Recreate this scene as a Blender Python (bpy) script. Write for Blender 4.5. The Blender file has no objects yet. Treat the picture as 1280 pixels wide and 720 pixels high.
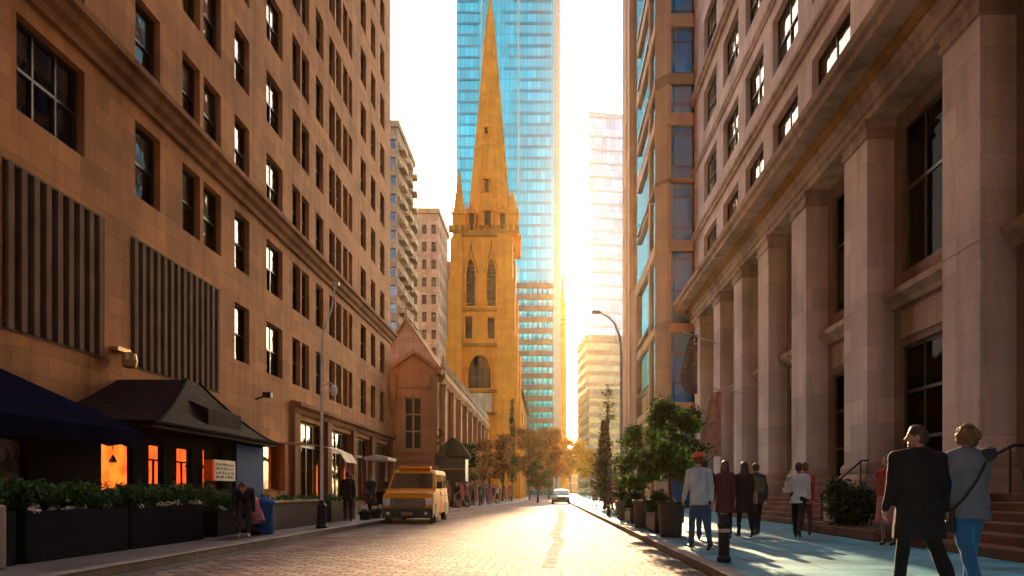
import bpy, bmesh, math, random
import numpy as np
from mathutils import Vector, Matrix
R = math.radians
random.seed(7)
SC = bpy.context.scene
COL = SC.collection
F_PX, VX, HY, CZ = 900.0, 684.0, 615.0, 1.15      # focal length, vanishing point of the street, eye height
def at(x, y, d):                                   # image point at distance d -> point in the street
    return ((x - VX) / F_PX * d, d, CZ + (HY - y) / F_PX * d)
def in_view(p, m=60):
    if p[1] < 1: return False
    x = VX + F_PX * p[0] / p[1]; y = HY - F_PX * (p[2] - CZ) / p[1]
    return -m < x < 1280 + m and -m < y < 720 + m

# ------------------------------------------------------------------ materials
def newmat(name):
    m = bpy.data.materials.new(name); m.use_nodes = True
    nt = m.node_tree
    b = nt.nodes['Principled BSDF']
    return m, nt, b
def N(nt, typ, **kw):
    n = nt.nodes.new(typ)
    for k, v in kw.items():
        if k.startswith('i_'):
            n.inputs[k[2:].replace('_', ' ')].default_value = v
        else: setattr(n, k, v)
    return n
def L(nt, a, b): nt.links.new(a, b)
def c4(c): return (c[0], c[1], c[2], 1.0)
def uvz(nt):                                       # wall coordinates: along the wall, height
    tc = N(nt, 'ShaderNodeTexCoord'); s = N(nt, 'ShaderNodeSeparateXYZ'); L(nt, tc.outputs['Object'], s.inputs[0])
    a = N(nt, 'ShaderNodeMath', operation='ADD'); L(nt, s.outputs[0], a.inputs[0]); L(nt, s.outputs[1], a.inputs[1])
    c = N(nt, 'ShaderNodeCombineXYZ'); L(nt, a.outputs[0], c.inputs[0]); L(nt, s.outputs[2], c.inputs[1])
    return tc, c.outputs[0]
def noise_mix(nt, vec, c1, c2, scale, detail=6, lo=.35, hi=.65):
    n = N(nt, 'ShaderNodeTexNoise'); n.inputs['Scale'].default_value = scale; n.inputs['Detail'].default_value = detail
    L(nt, vec, n.inputs['Vector'])
    r = N(nt, 'ShaderNodeValToRGB'); r.color_ramp.elements[0].position = lo; r.color_ramp.elements[1].position = hi
    r.color_ramp.elements[0].color = c4(c1); r.color_ramp.elements[1].color = c4(c2)
    L(nt, n.outputs['Fac'], r.inputs[0])
    return r.outputs[0], n
def scl(c, k): return tuple(min(1, x * k) for x in c)
def mixrgb(nt, blend, fac, a, b):
    m = N(nt, 'ShaderNodeMix', data_type='RGBA', blend_type=blend)
    if isinstance(fac, (int, float)): m.inputs[0].default_value = fac
    else: L(nt, fac, m.inputs[0])
    for i, v in ((6, a), (7, b)):
        if isinstance(v, tuple): m.inputs[i].default_value = c4(v)
        else: L(nt, v, m.inputs[i])
    return m.outputs[2]
def plain(name, col, rough=.6, metal=0, var=.18, scale=3.0, bump=0.0, spec=.5, coat=0):
    m, nt, b = newmat(name)
    tc = N(nt, 'ShaderNodeTexCoord')
    o, n = noise_mix(nt, tc.outputs['Object'], scl(col, 1 - var), scl(col, 1 + var), scale)
    L(nt, o, b.inputs['Base Color'])
    b.inputs['Roughness'].default_value = rough; b.inputs['Metallic'].default_value = metal
    b.inputs['Specular IOR Level'].default_value = spec; b.inputs['Coat Weight'].default_value = coat
    if bump:
        bp = N(nt, 'ShaderNodeBump'); bp.inputs['Strength'].default_value = bump; bp.inputs['Distance'].default_value = .02
        n2 = N(nt, 'ShaderNodeTexNoise'); n2.inputs['Scale'].default_value = scale * 8; n2.inputs['Detail'].default_value = 5
        L(nt, tc.outputs['Object'], n2.inputs['Vector']); L(nt, n2.outputs['Fac'], bp.inputs['Height']); L(nt, bp.outputs[0], b.inputs['Normal'])
    return m
def stone(name, col, bw=1.1, bh=.5, mortar=.008, joint=.6, var=.14, rough=.75, stain=.35, bump=.5):
    """ashlar: blocks with thin joints, tone varying from block to block, rain streaks and soot blotches"""
    m, nt, b = newmat(name)
    tc, uv = uvz(nt)
    br = N(nt, 'ShaderNodeTexBrick'); L(nt, uv, br.inputs['Vector'])
    br.inputs['Scale'].default_value = 1; br.inputs['Brick Width'].default_value = bw; br.inputs['Row Height'].default_value = bh
    br.inputs['Mortar Size'].default_value = mortar; br.inputs['Mortar Smooth'].default_value = .3
    br.inputs['Color1'].default_value = c4(scl(col, 1 - var)); br.inputs['Color2'].default_value = c4(scl(col, 1 + var)); br.inputs['Mortar'].default_value = c4(scl(col, joint))
    o, _ = noise_mix(nt, tc.outputs['Object'], (1 - stain,) * 3, (1.0, 1.0, 1.0), .35, 8, .25, .6)
    st = N(nt, 'ShaderNodeMapping'); st.inputs['Scale'].default_value = (1.4, 1.4, .12); L(nt, tc.outputs['Object'], st.inputs[0])
    o2, _ = noise_mix(nt, st.outputs[0], (1 - stain * .7,) * 3, (1.0, 1.0, 1.0), 1.6, 5, .3, .55)
    o3, n3 = noise_mix(nt, tc.outputs['Object'], (.9,) * 3, (1.05,) * 3, 14, 6, .3, .7)
    c = mixrgb(nt, 'MULTIPLY', 1.0, br.outputs['Color'], o); c = mixrgb(nt, 'MULTIPLY', 1.0, c, o2); c = mixrgb(nt, 'MULTIPLY', 1.0, c, o3)
    L(nt, c, b.inputs['Base Color']); b.inputs['Roughness'].default_value = rough; b.inputs['Specular IOR Level'].default_value = .04
    ad = N(nt, 'ShaderNodeMath', operation='MULTIPLY_ADD'); L(nt, n3.outputs['Fac'], ad.inputs[0]); ad.inputs[1].default_value = .35; L(nt, br.outputs['Fac'], ad.inputs[2])
    iv = N(nt, 'ShaderNodeMath', operation='MULTIPLY'); iv.inputs[1].default_value = -1; L(nt, ad.outputs[0], iv.inputs[0])
    bp = N(nt, 'ShaderNodeBump'); bp.inputs['Strength'].default_value = bump; bp.inputs['Distance'].default_value = .015
    L(nt, iv.outputs[0], bp.inputs['Height']); L(nt, bp.outputs[0], b.inputs['Normal'])
    return m
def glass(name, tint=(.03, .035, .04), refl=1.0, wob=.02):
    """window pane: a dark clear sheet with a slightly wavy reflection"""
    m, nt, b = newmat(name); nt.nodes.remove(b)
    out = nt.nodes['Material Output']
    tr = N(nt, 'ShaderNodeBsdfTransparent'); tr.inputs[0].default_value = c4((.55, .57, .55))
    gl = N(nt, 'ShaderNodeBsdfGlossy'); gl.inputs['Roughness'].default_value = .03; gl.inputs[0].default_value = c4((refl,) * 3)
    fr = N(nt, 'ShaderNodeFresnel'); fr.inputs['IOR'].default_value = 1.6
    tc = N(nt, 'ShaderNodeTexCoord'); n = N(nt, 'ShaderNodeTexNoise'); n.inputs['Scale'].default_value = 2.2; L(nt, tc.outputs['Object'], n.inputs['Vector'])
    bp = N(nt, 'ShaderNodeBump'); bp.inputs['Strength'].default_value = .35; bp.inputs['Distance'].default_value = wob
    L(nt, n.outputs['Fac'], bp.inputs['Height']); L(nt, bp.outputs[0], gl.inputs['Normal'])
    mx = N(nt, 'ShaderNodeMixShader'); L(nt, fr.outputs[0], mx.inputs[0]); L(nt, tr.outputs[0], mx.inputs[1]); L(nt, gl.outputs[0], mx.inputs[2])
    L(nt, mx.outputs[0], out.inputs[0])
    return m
def leafmat(name, c1, c2, trans=.35):
    m, nt, b = newmat(name)
    g = N(nt, 'ShaderNodeNewGeometry')
    r = N(nt, 'ShaderNodeValToRGB'); r.color_ramp.elements[0].color = c4(c1); r.color_ramp.elements[1].color = c4(c2)
    L(nt, g.outputs['Random Per Island'], r.inputs[0]); L(nt, r.outputs[0], b.inputs['Base Color']); b.inputs['Roughness'].default_value = .65; b.inputs['Specular IOR Level'].default_value = .15
    t = N(nt, 'ShaderNodeBsdfTranslucent'); L(nt, r.outputs[0], t.inputs[0])
    mx = N(nt, 'ShaderNodeMixShader'); mx.inputs[0].default_value = trans
    L(nt, b.outputs[0], mx.inputs[1]); L(nt, t.outputs[0], mx.inputs[2]); L(nt, mx.outputs[0], nt.nodes['Material Output'].inputs[0])
    return m
def curtain(name, col, fw, fh, rough=.06, metal=.9, band=(.2, .25, .3), bandw=.12, tilt=.012, vary=.25, warm=None):
    """curtain wall: panels fw x fh, each a little differently tilted and toned, dark joints"""
    m, nt, b = newmat(name)
    tc, uv = uvz(nt)
    br = N(nt, 'ShaderNodeTexBrick', offset=0.0); L(nt, uv, br.inputs['Vector'])
    br.inputs['Scale'].default_value = 1; br.inputs['Brick Width'].default_value = fw; br.inputs['Row Height'].default_value = fh
    br.inputs['Mortar Size'].default_value = bandw; br.inputs['Mortar Smooth'].default_value = .1; br.inputs['Bias'].default_value = 0
    br.inputs['Color1'].default_value = c4(scl(col, 1 - vary)); br.inputs['Color2'].default_value = c4(scl(col, 1 + vary)); br.inputs['Mortar'].default_value = c4(band)
    o, _ = noise_mix(nt, tc.outputs['Object'], (.8,) * 3, (1.1,) * 3, .06, 4, .3, .7)
    c = mixrgb(nt, 'MULTIPLY', 1.0, br.outputs['Color'], o)
    L(nt, c, b.inputs['Base Color']); b.inputs['Roughness'].default_value = rough; b.inputs['Metallic'].default_value = metal
    n = N(nt, 'ShaderNodeTexNoise'); n.inputs['Scale'].default_value = .9; n.inputs['Detail'].default_value = 2; L(nt, tc.outputs['Object'], n.inputs['Vector'])
    bp = N(nt, 'ShaderNodeBump'); bp.inputs['Strength'].default_value = .5; bp.inputs['Distance'].default_value = tilt
    L(nt, n.outputs['Fac'], bp.inputs['Height']); L(nt, bp.outputs[0], b.inputs['Normal'])
    return m
def emit(name, col, strength, c2=None, scale=3):
    m, nt, b = newmat(name)
    tc = N(nt, 'ShaderNodeTexCoord')
    o, _ = noise_mix(nt, tc.outputs['Object'], col, c2 or scl(col, .3), scale, 4, .4, .62)
    b.inputs['Base Color'].default_value = c4(scl(col, .3)); L(nt, o, b.inputs['Emission Color']); b.inputs['Emission Strength'].default_value = strength
    return m

# ------------------------------------------------------------------ mesh building
class MB:
    def __init__(s): s.v = []; s.f = []; s.m = []; s.cur = 0; s.sm = []; s.smooth = False
    def mat(s, i): s.cur = i; return s
    def face(s, idx): s.f.append(tuple(idx)); s.m.append(s.cur); s.sm.append(s.smooth)
    def quad(s, *p):
        n = len(s.v); s.v += [tuple(q) for q in p]; s.face(range(n, n + len(p))); return s
    def box(s, x0, x1, y0, y1, z0, z1):
        n = len(s.v)
        s.v += [(x0, y0, z0), (x1, y0, z0), (x1, y1, z0), (x0, y1, z0), (x0, y0, z1), (x1, y0, z1), (x1, y1, z1), (x0, y1, z1)]
        for q in ((0, 3, 2, 1), (4, 5, 6, 7), (0, 1, 5, 4), (1, 2, 6, 5), (2, 3, 7, 6), (3, 0, 4, 7)): s.face(n + i for i in q)
        return s
    def prism(s, poly, ax, a, b):
        """poly of 2-D points in the two other axes, extruded along ax from a to b"""
        def mk(p, t):
            return (t, p[0], p[1]) if ax == 0 else (p[0], t, p[1]) if ax == 1 else (p[0], p[1], t)
        n = len(s.v); k = len(poly)
        s.v += [mk(p, a) for p in poly] + [mk(p, b) for p in poly]
        s.face(range(n, n + k)); s.face(range(n + 2 * k - 1, n + k - 1, -1))
        for i in range(k): j = (i + 1) % k; s.face((n + i, n + j, n + k + j, n + k + i))
        return s
    def loft(s, rings, cap=True):
        n = len(s.v); k = len(rings[0])
        for r in rings: s.v += [tuple(p) for p in r]
        for a in range(len(rings) - 1):
            for i in range(k):
                j = (i + 1) % k; s.face((n + a * k + i, n + a * k + j, n + (a + 1) * k + j, n + (a + 1) * k + i))
        if cap:
            s.face(range(n + k - 1, n - 1, -1)); e = n + (len(rings) - 1) * k; s.face(range(e, e + k))
        return s
    def tube(s, pts, r, k=8, sq=(1, 1)):
        pts = [Vector(p) for p in pts]; rings = []
        rs = r if isinstance(r, (list, tuple)) else [r] * len(pts)
        up = Vector((0, 0, 1)); prev = None
        for i, p in enumerate(pts):
            d = (pts[min(i + 1, len(pts) - 1)] - pts[max(i - 1, 0)]).normalized()
            u = prev if prev else (Vector((1, 0, 0)) if abs(d.z) > .9 else up)
            a = (u - d * u.dot(d)).normalized(); b = d.cross(a); prev = a
            rings.append([p + (a * math.cos(t) * sq[0] + b * math.sin(t) * sq[1]) * rs[i] for t in (2 * math.pi * q / k for q in range(k))])
        return s.loft(rings)
    def lathe(s, prof, c=(0, 0, 0), k=16, sx=1, sy=1, ph=0):
        return s.loft([[(c[0] + r * sx * math.cos(2 * math.pi * q / k + ph), c[1] + r * sy * math.sin(2 * math.pi * q / k + ph), c[2] + z) for q in range(k)] for r, z in prof])
    def ball(s, c, rx, ry=None, rz=None, k=12, n=8, M=None):
        ry = ry or rx; rz = rz or rx; rings = []
        for i in range(n + 1):
            t = -math.pi / 2 + math.pi * i / n; w = max(.03, math.cos(t))
            ring = []
            for q in range(k):
                a = 2 * math.pi * q / k
                p = Vector((rx * w * math.cos(a), ry * w * math.sin(a), rz * math.sin(t)))
                if M: p = M @ p
                ring.append((c[0] + p.x, c[1] + p.y, c[2] + p.z))
            rings.append(ring)
        return s.loft(rings)
    def cap(s, p, q, r1, r2, k=10):
        """tapered limb from p to q with round ends"""
        p = Vector(p); q = Vector(q); d = q - p; ln = d.length or 1e-6; d /= ln
        u = Vector((1, 0, 0)) if abs(d.x) < .8 else Vector((0, 1, 0))
        a = (u - d * u.dot(d)).normalized(); b = d.cross(a); rings = []
        def ring(c, r): return [c + (a * math.cos(t) + b * math.sin(t)) * r for t in (2 * math.pi * i / k for i in range(k))]
        for t in (-85, -50, -20): rings.append(ring(p + d * r1 * math.sin(R(t)), r1 * math.cos(R(t))))
        for t in (20, 50, 85): rings.append(ring(q + d * r2 * math.sin(R(t)), r2 * math.cos(R(t))))
        return s.loft(rings)
    def xf(s, M):
        s.v = [tuple(M @ Vector(p)) for p in s.v]; return s
    def mesh(s, name, mats, off=(0, 0, 0)):
        me = bpy.data.meshes.new(name)
        me.from_pydata([(p[0] - off[0], p[1] - off[1], p[2] - off[2]) for p in s.v], [], s.f)
        for m in (mats if isinstance(mats, (list, tuple)) else [mats]): me.materials.append(m)
        me.polygons.foreach_set('material_index', s.m); me.polygons.foreach_set('use_smooth', s.sm)
        me.update(); return me
    def build(s, name, mats, parent=None, world=True):
        off = (0, 0, 0)
        if parent is not None and world:
            o = parent
            while o is not None: off = tuple(off[i] + o.location[i] for i in range(3)); o = o.parent
        return link(name, s.mesh(name, mats, off), parent)
def link(name, me, parent=None, loc=(0, 0, 0), rz=0):
    o = bpy.data.objects.new(name, me); COL.objects.link(o); o.location = loc; o.rotation_euler = (0, 0, rz)
    if parent is not None: o.parent = parent
    return o
def tag(o, label, cat, group=None):
    o['label'] = label; o['category'] = cat
    if group: o['group'] = group
    return o
def thing(name, label, cat, loc=(0, 0, 0), rz=0, group=None):
    o = bpy.data.objects.new(name, None); COL.objects.link(o); o.location = loc; o.rotation_euler = (0, 0, rz); o.empty_display_size = .2
    return tag(o, label, cat, group)
def structure(o, kind='structure'): o['kind'] = kind; return o
def copy_thing(o, loc=None, rz=None, label=None, parent=None, group=None):
    c = o.copy(); COL.objects.link(c); c.parent = parent
    if loc is not None: c.location = loc
    if rz is not None: c.rotation_euler = (0, 0, rz)
    if label: c['label'] = label
    if group: c['group'] = group
    for ch in list(o.children):
        copy_thing(ch, parent=c)
    return c
def bevel(o, w=.02, seg=2):
    m = o.modifiers.new('bevel', 'BEVEL'); m.width = w; m.segments = seg; m.limit_method = 'ANGLE'; m.angle_limit = R(35)
    return o
def facade(mb, P, u0, u1, v0, v1, holes, depth):
    """wall sheet with openings and their reveals. hole = (ua, ub, va, vb[, arch]) - arch: pointed head starting at that height"""
    vs = sorted({v0, v1, *[h[2] for h in holes], *[h[3] for h in holes]}); vs = [v for v in vs if v0 <= v <= v1]
    for a, b in zip(vs, vs[1:]):
        if b - a < 1e-5: continue
        cuts = sorted((h[0], h[1]) for h in holes if h[2] < b - 1e-6 and h[3] > a + 1e-6)
        u = u0
        for c, d in cuts:
            if c > u + 1e-5: mb.quad(P(u, a, 0), P(c, a, 0), P(c, b, 0), P(u, b, 0))
            u = max(u, d)
        if u < u1 - 1e-5: mb.quad(P(u, a, 0), P(u1, a, 0), P(u1, b, 0), P(u, b, 0))
    for h in holes:
        a, b, c, d = h[:4]; e = h[4] if len(h) > 4 else d
        def rev(p, q): mb.quad(P(*p, 0), P(*q, 0), P(*q, -depth), P(*p, -depth))
        rev((a, c), (b, c)); rev((a, c), (a, e)); rev((b, c), (b, e))
        if e == d: rev((a, d), (b, d)); continue
        arch = pointed(a, b, e, d)
        for p, q in zip(arch, arch[1:]): rev(p, q)
        m = len(arch) // 2
        for p, q in zip(arch[:m], arch[1:m + 1]): mb.quad(P(a, d, 0), P(*p, 0), P(*q, 0))
        for p, q in zip(arch[m:], arch[m + 1:]): mb.quad(P(b, d, 0), P(*p, 0), P(*q, 0))
    return mb
def pointed(a, b, e, d, n=8):
    """points of a pointed arch from (a,e) over the apex to (b,e)"""
    c = (a + b) / 2; out = []
    for i in range(n + 1):
        t = i / n; out.append((a + (c - a) * (1 - math.cos(t * math.pi / 2)) ** .9 if t else a, e + (d - e) * math.sin(t * math.pi / 2) ** .9 if t else e))
    return out + [(a + b - u, v) for u, v in reversed(out[:-1])]
WINDOW_MESH = {}
def win_meshes(w, h, kind, mats):
    """sash window facing -Y: frame with a meeting rail and a sill; glass; a blind drawn part of the way"""
    key = (round(w, 2), round(h, 2), kind, mats['frame'].name)
    if key in WINDOW_MESH: return WINDOW_MESH[key]
    f = MB(); t = .07; x = w / 2
    f.box(-x, -x + t, -.03, .09, 0, h).box(x - t, x, -.03, .09, 0, h).box(-x + t, x - t, -.03, .09, h - t, h).box(-x + t, x - t, -.03, .09, 0, t)
    f.box(-x + t, x - t, -.015, .08, h * .5 - .035, h * .5 + .035)
    if kind[0] == 'm': f.box(-.03, .03, -.02, .085, t, h * .5 - .035).box(-.03, .03, -.02, .085, h * .5 + .035, h - t)
    if kind[0] == 't':
        for q in (-w / 6, w / 6): f.box(q - .03, q + .03, -.02, .085, t, h * .5 - .035).box(q - .03, q + .03, -.02, .085, h * .5 + .035, h - t)
    f.box(-x, x, -.10, -.032, 0, .05)
    g = MB(); g.quad((-x + t, .01, h * .5), (x - t, .01, h * .5), (x - t, .01, h - t), (-x + t, .01, h - t)); g.quad((-x + t, .05, t), (x - t, .05, t), (x - t, .05, h * .5), (-x + t, .05, h * .5))
    bl = None
    k = {'0': 0, '1': .3, '2': .52, '3': .8}[kind[1]]
    if k:
        b = MB(); n = max(3, int(k * h / .06))
        b.quad((-x + t, .13, h - t - k * (h - 2 * t)), (x - t, .13, h - t - k * (h - 2 * t)), (x - t, .13, h - t), (-x + t, .13, h - t))
        bl = b.mesh('blind', mats['blind'])
    WINDOW_MESH[key] = (f.mesh('window', mats['frame']), g.mesh('pane', mats['glass']), bl)
    return WINDOW_MESH[key]
def put_windows(root, rows, mats, cap=100):
    """rows: (world point at the foot of the window, turn, w, h, kind). The largest in view become parts, the rest one part."""
    rows = sorted(rows, key=lambda r: -(r[2] * r[3]) / max(3, r[0][1]) ** 2)
    off = root.location; rest = MB()
    for i, (p, rz, w, h, kind) in enumerate(rows):
        me = win_meshes(w, h, kind, mats)
        if i < cap:
            o = link('window', me[0], root, Vector(p) - off, rz); link('pane', me[1], o)
            if me[2]: link('blind', me[2], o)
        else:
            M = Matrix.Translation(p) @ Matrix.Rotation(rz, 4, 'Z')
            for j, m in enumerate(me):
                if m is None: continue
                n = len(rest.v); rest.v += [tuple(M @ v.co) for v in m.vertices]
                for q in m.polygons: rest.mat(j).face(n + k for k in q.vertices)
    if rest.v: structure(rest.build('window', [mats['frame'], mats['glass'], mats['blind']], root), 'stuff')
# ------------------------------------------------------------------ light, air, camera
W = bpy.data.worlds.new("World"); SC.world = W; W.use_nodes = True
wn = W.node_tree; bg = wn.nodes['Background']
SUN_EL, SUN_AZ = R(17), R(2.0)                       # azimuth measured from the street's axis towards +X
sky = wn.nodes.new('ShaderNodeTexSky'); sky.sky_type = 'NISHITA'; sky.sun_disc = False
sky.sun_elevation = SUN_EL; sky.sun_rotation = SUN_AZ; sky.air_density = 1.0; sky.dust_density = 4.0; sky.ozone_density = 0.6
wn.links.new(sky.outputs[0], bg.inputs[0]); bg.inputs[1].default_value = 0.075
sl = bpy.data.lights.new('sun', 'SUN'); sl.energy = 2.0; sl.angle = R(.6); sl.color = (1.0, .68, .38)
so = bpy.data.objects.new('sun', sl); COL.objects.link(so)
sd = Vector((math.sin(SUN_AZ) * math.cos(SUN_EL), math.cos(SUN_AZ) * math.cos(SUN_EL), math.sin(SUN_EL)))
so.rotation_euler = sd.to_track_quat('Z', 'Y').to_euler(); so.location = (40, 60, 60)
cam = bpy.data.cameras.new('camera'); co = bpy.data.objects.new('camera', cam); COL.objects.link(co); SC.camera = co
co.location = (0, 0, CZ); co.rotation_euler = (R(90), 0, 0)
cam.sensor_width = 36; cam.lens = F_PX / 1280 * 36; cam.shift_x = -(VX - 640) / 1280; cam.shift_y = (HY - 360) / 1280
cam.clip_end = 4000; cam.clip_start = .1
SC.view_settings.view_transform = 'Standard'; SC.view_settings.look = 'None'; SC.view_settings.gamma = 1; SC.view_settings.use_curve_mapping = False
SC.view_settings.exposure = 3.05
SC.cycles.max_bounces = 8; SC.cycles.diffuse_bounces = 4; SC.cycles.glossy_bounces = 4; SC.cycles.transparent_max_bounces = 12
SC.cycles.volume_bounces = 0; SC.cycles.sample_clamp_indirect = 6; SC.cycles.use_denoising = True; SC.cycles.caustics_reflective = False
SC.cycles.use_adaptive_sampling = True; SC.cycles.adaptive_threshold = .02

# ------------------------------------------------------------------ materials
M = {}
M['sand'] = stone('rose_sandstone', (.50, .235, .105), 1.15, .52)
M['trim'] = stone('sandstone_trim', (.36, .17, .085), 2.2, 3.0, stain=.45)
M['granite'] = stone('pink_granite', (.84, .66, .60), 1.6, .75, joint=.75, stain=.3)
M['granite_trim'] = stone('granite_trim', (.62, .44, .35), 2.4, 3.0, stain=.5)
M['granite_shaded'] = stone('shaded_granite', (.36, .25, .21), 1.6, .75, joint=.75, stain=.4)  # same granite, with the shade of the recess put into its colour
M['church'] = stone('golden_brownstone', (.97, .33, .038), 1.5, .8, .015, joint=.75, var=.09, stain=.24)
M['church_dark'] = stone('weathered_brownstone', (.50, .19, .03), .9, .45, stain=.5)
M['cream'] = stone('cream_stone', (.70, .52, .30), .9, .6)
M['hall'] = stone('rust_stucco', (.68, .33, .16), 1.3, .6, joint=.85, var=.08, stain=.3)
M['hall_trim'] = stone('rust_trim', (.55, .30, .15), 2, 2, stain=.45)
M['slate'] = stone('slate_roof', (.20, .12, .09), .35, .22, stain=.3)
M['frame'] = plain('dark_bronze_frame', (.035, .026, .022), .45)
M['blind'] = plain('cream_blind', (.40, .26, .13), .8, var=.3, scale=.35)
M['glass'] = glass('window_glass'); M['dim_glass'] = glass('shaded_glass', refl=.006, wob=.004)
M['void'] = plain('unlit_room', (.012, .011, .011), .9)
M['iron'] = plain('black_iron', (.02, .02, .022), .5, .0, spec=.3)
M['steel'] = plain('grey_painted_steel', (.62, .54, .46), .45, .0)
M['bark'] = plain('bark', (.09, .055, .035), .9, scale=9, bump=.6)
WM = dict(frame=M['frame'], glass=M['glass'], blind=M['blind'])

# ------------------------------------------------------------------ ground
def cobbles():
    m, nt, b = newmat('granite_setts')
    tc = N(nt, 'ShaderNodeTexCoord')
    wv = N(nt, 'ShaderNodeTexNoise'); wv.inputs['Scale'].default_value = 1.3; wv.inputs['Detail'].default_value = 3; L(nt, tc.outputs['Object'], wv.inputs['Vector'])
    ad = N(nt, 'ShaderNodeVectorMath', operation='MULTIPLY_ADD'); L(nt, wv.outputs['Color'], ad.inputs[0]); ad.inputs[1].default_value = (.2, .12, .1); L(nt, tc.outputs['Object'], ad.inputs[2])
    br = N(nt, 'ShaderNodeTexBrick'); L(nt, ad.outputs[0], br.inputs['Vector']); br.inputs['Scale'].default_value = 1
    br.inputs['Brick Width'].default_value = .30; br.inputs['Row Height'].default_value = .19; br.inputs['Mortar Size'].default_value = .02; br.inputs['Mortar Smooth'].default_value = .6
    br.inputs['Color1'].default_value = c4((.29, .165, .145)); br.inputs['Color2'].default_value = c4((.48, .41, .385)); br.inputs['Mortar'].default_value = c4((.04, .028, .025))
    o, _ = noise_mix(nt, tc.outputs['Object'], (.72, .64, .62), (1.12, 1.1, 1.08), .45, 7, .3, .68)
    o2, n2 = noise_mix(nt, tc.outputs['Object'], (.72,) * 3, (1.2,) * 3, 9, 5, .3, .7)
    c = mixrgb(nt, 'MULTIPLY', 1.0, br.outputs['Color'], o); c = mixrgb(nt, 'MULTIPLY', 1.0, c, o2)
    L(nt, c, b.inputs['Base Color'])
    rr = N(nt, 'ShaderNodeMapRange'); L(nt, n2.outputs['Fac'], rr.inputs[0]); rr.inputs[3].default_value = .6; rr.inputs[4].default_value = .9; b.inputs['Specular IOR Level'].default_value = .04; L(nt, rr.outputs[0], b.inputs['Roughness'])
    h = N(nt, 'ShaderNodeMath', operation='MULTIPLY_ADD'); L(nt, br.outputs['Fac'], h.inputs[0]); h.inputs[1].default_value = -1.0
    L(nt, n2.outputs['Fac'], h.inputs[2])
    bp = N(nt, 'ShaderNodeBump'); bp.inputs['Strength'].default_value = .7; bp.inputs['Distance'].default_value = .02; L(nt, h.outputs[0], bp.inputs['Height']); L(nt, bp.outputs[0], b.inputs['Normal'])
    return m
def paving(name, c1, c2, w, rough=.45):
    m, nt, b = newmat(name)
    tc = N(nt, 'ShaderNodeTexCoord')
    br = N(nt, 'ShaderNodeTexBrick', offset=.5); L(nt, tc.outputs['Object'], br.inputs['Vector']); br.inputs['Scale'].default_value = 1
    br.inputs['Brick Width'].default_value = w; br.inputs['Row Height'].default_value = w * .8; br.inputs['Mortar Size'].default_value = .01
    br.inputs['Color1'].default_value = c4(c1); br.inputs['Color2'].default_value = c4(c2); br.inputs['Mortar'].default_value = c4(scl(c1, .3))
    br.inputs['Mortar Size'].default_value = .024
    o, n = noise_mix(nt, tc.outputs['Object'], (.55,) * 3, (1.1,) * 3, 1.1, 10, .3, .62)
    o2, _ = noise_mix(nt, tc.outputs['Object'], (.85,) * 3, (1.1,) * 3, 22, 4, .3, .7)
    c = mixrgb(nt, 'MULTIPLY', 1.0, br.outputs['Color'], o); c = mixrgb(nt, 'MULTIPLY', 1.0, c, o2)
    L(nt, c, b.inputs['Base Color'])
    rr = N(nt, 'ShaderNodeMapRange'); L(nt, n.outputs['Fac'], rr.inputs[0]); rr.inputs[3].default_value = rough - .12; rr.inputs[4].default_value = rough + .15; L(nt, rr.outputs[0], b.inputs['Roughness'])
    return m
M['cobble'] = cobbles()
M['teal_paving'] = paving('blue_green_paving', (.10, .40, .52), (.14, .46, .57), 1.5, .45)  # blue reflected by the flagstones is put into their colour
M['dark_paving'] = paving('dark_paving', (.13, .11, .12), (.17, .14, .14), 1.2)
M['kerbstone'] = stone('granite_kerbstone', (.40, .36, .34), 1.8, 3, joint=.4, stain=.3)
M['asphalt'] = plain('asphalt', (.06, .055, .052), .85, scale=2, bump=.2)
g = MB(); g.quad((-1500, -300, -.03), (1500, -300, -.03), (1500, 2500, -.03), (-1500, 2500, -.03)); structure(g.build('ground', M['asphalt']))
KL = [(-6.05, -95), (-6.05, 31), (-5.0, 46), (-2.9, 86), (-2.7, 400)]       # the kerb line beside the church
KR = [(2.25, -95), (2.25, 400)]
g = MB(); g.quad((-6.3, -95, -.012), (2.5, -95, -.012), (2.5, 400, -.012), (-6.3, 400, -.012)); structure(g.build('road', M['cobble']))
def walk(name, line, xo, mat):
    g = MB(); s = 1 if xo > 0 else -1
    for (a, y0), (b, y1) in zip(line, line[1:]):
        a += s * .2; b += s * .2
        g.quad((a, y0, .118), (b, y1, .118), (xo, y1, .118), (xo, y0, .118))
    structure(g.build(name, mat))
    g = MB()
    for (a, y0), (b, y1) in zip(line, line[1:]):
        p = [(a, y0), (b, y1), (b + s * .2, y1), (a + s * .2, y0)]
        g.prism(p, 2, -.02, .122)
    k = structure(g.build('kerb', M['kerbstone'])); bevel(k, .018, 2)
walk('pavement', KL, -30, M['dark_paving'])
walk('pavement', KR, 40, M['teal_paving'])
for x0, x1 in ((-6.04, -5.66), (1.88, 2.24)):
    g = MB(); g.quad((x0, -95, -.0035), (x1, -95, -.0035), (x1, 31, -.0035), (x0, 31, -.0035)); structure(g.build('gutter', M['kerbstone']))
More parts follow.
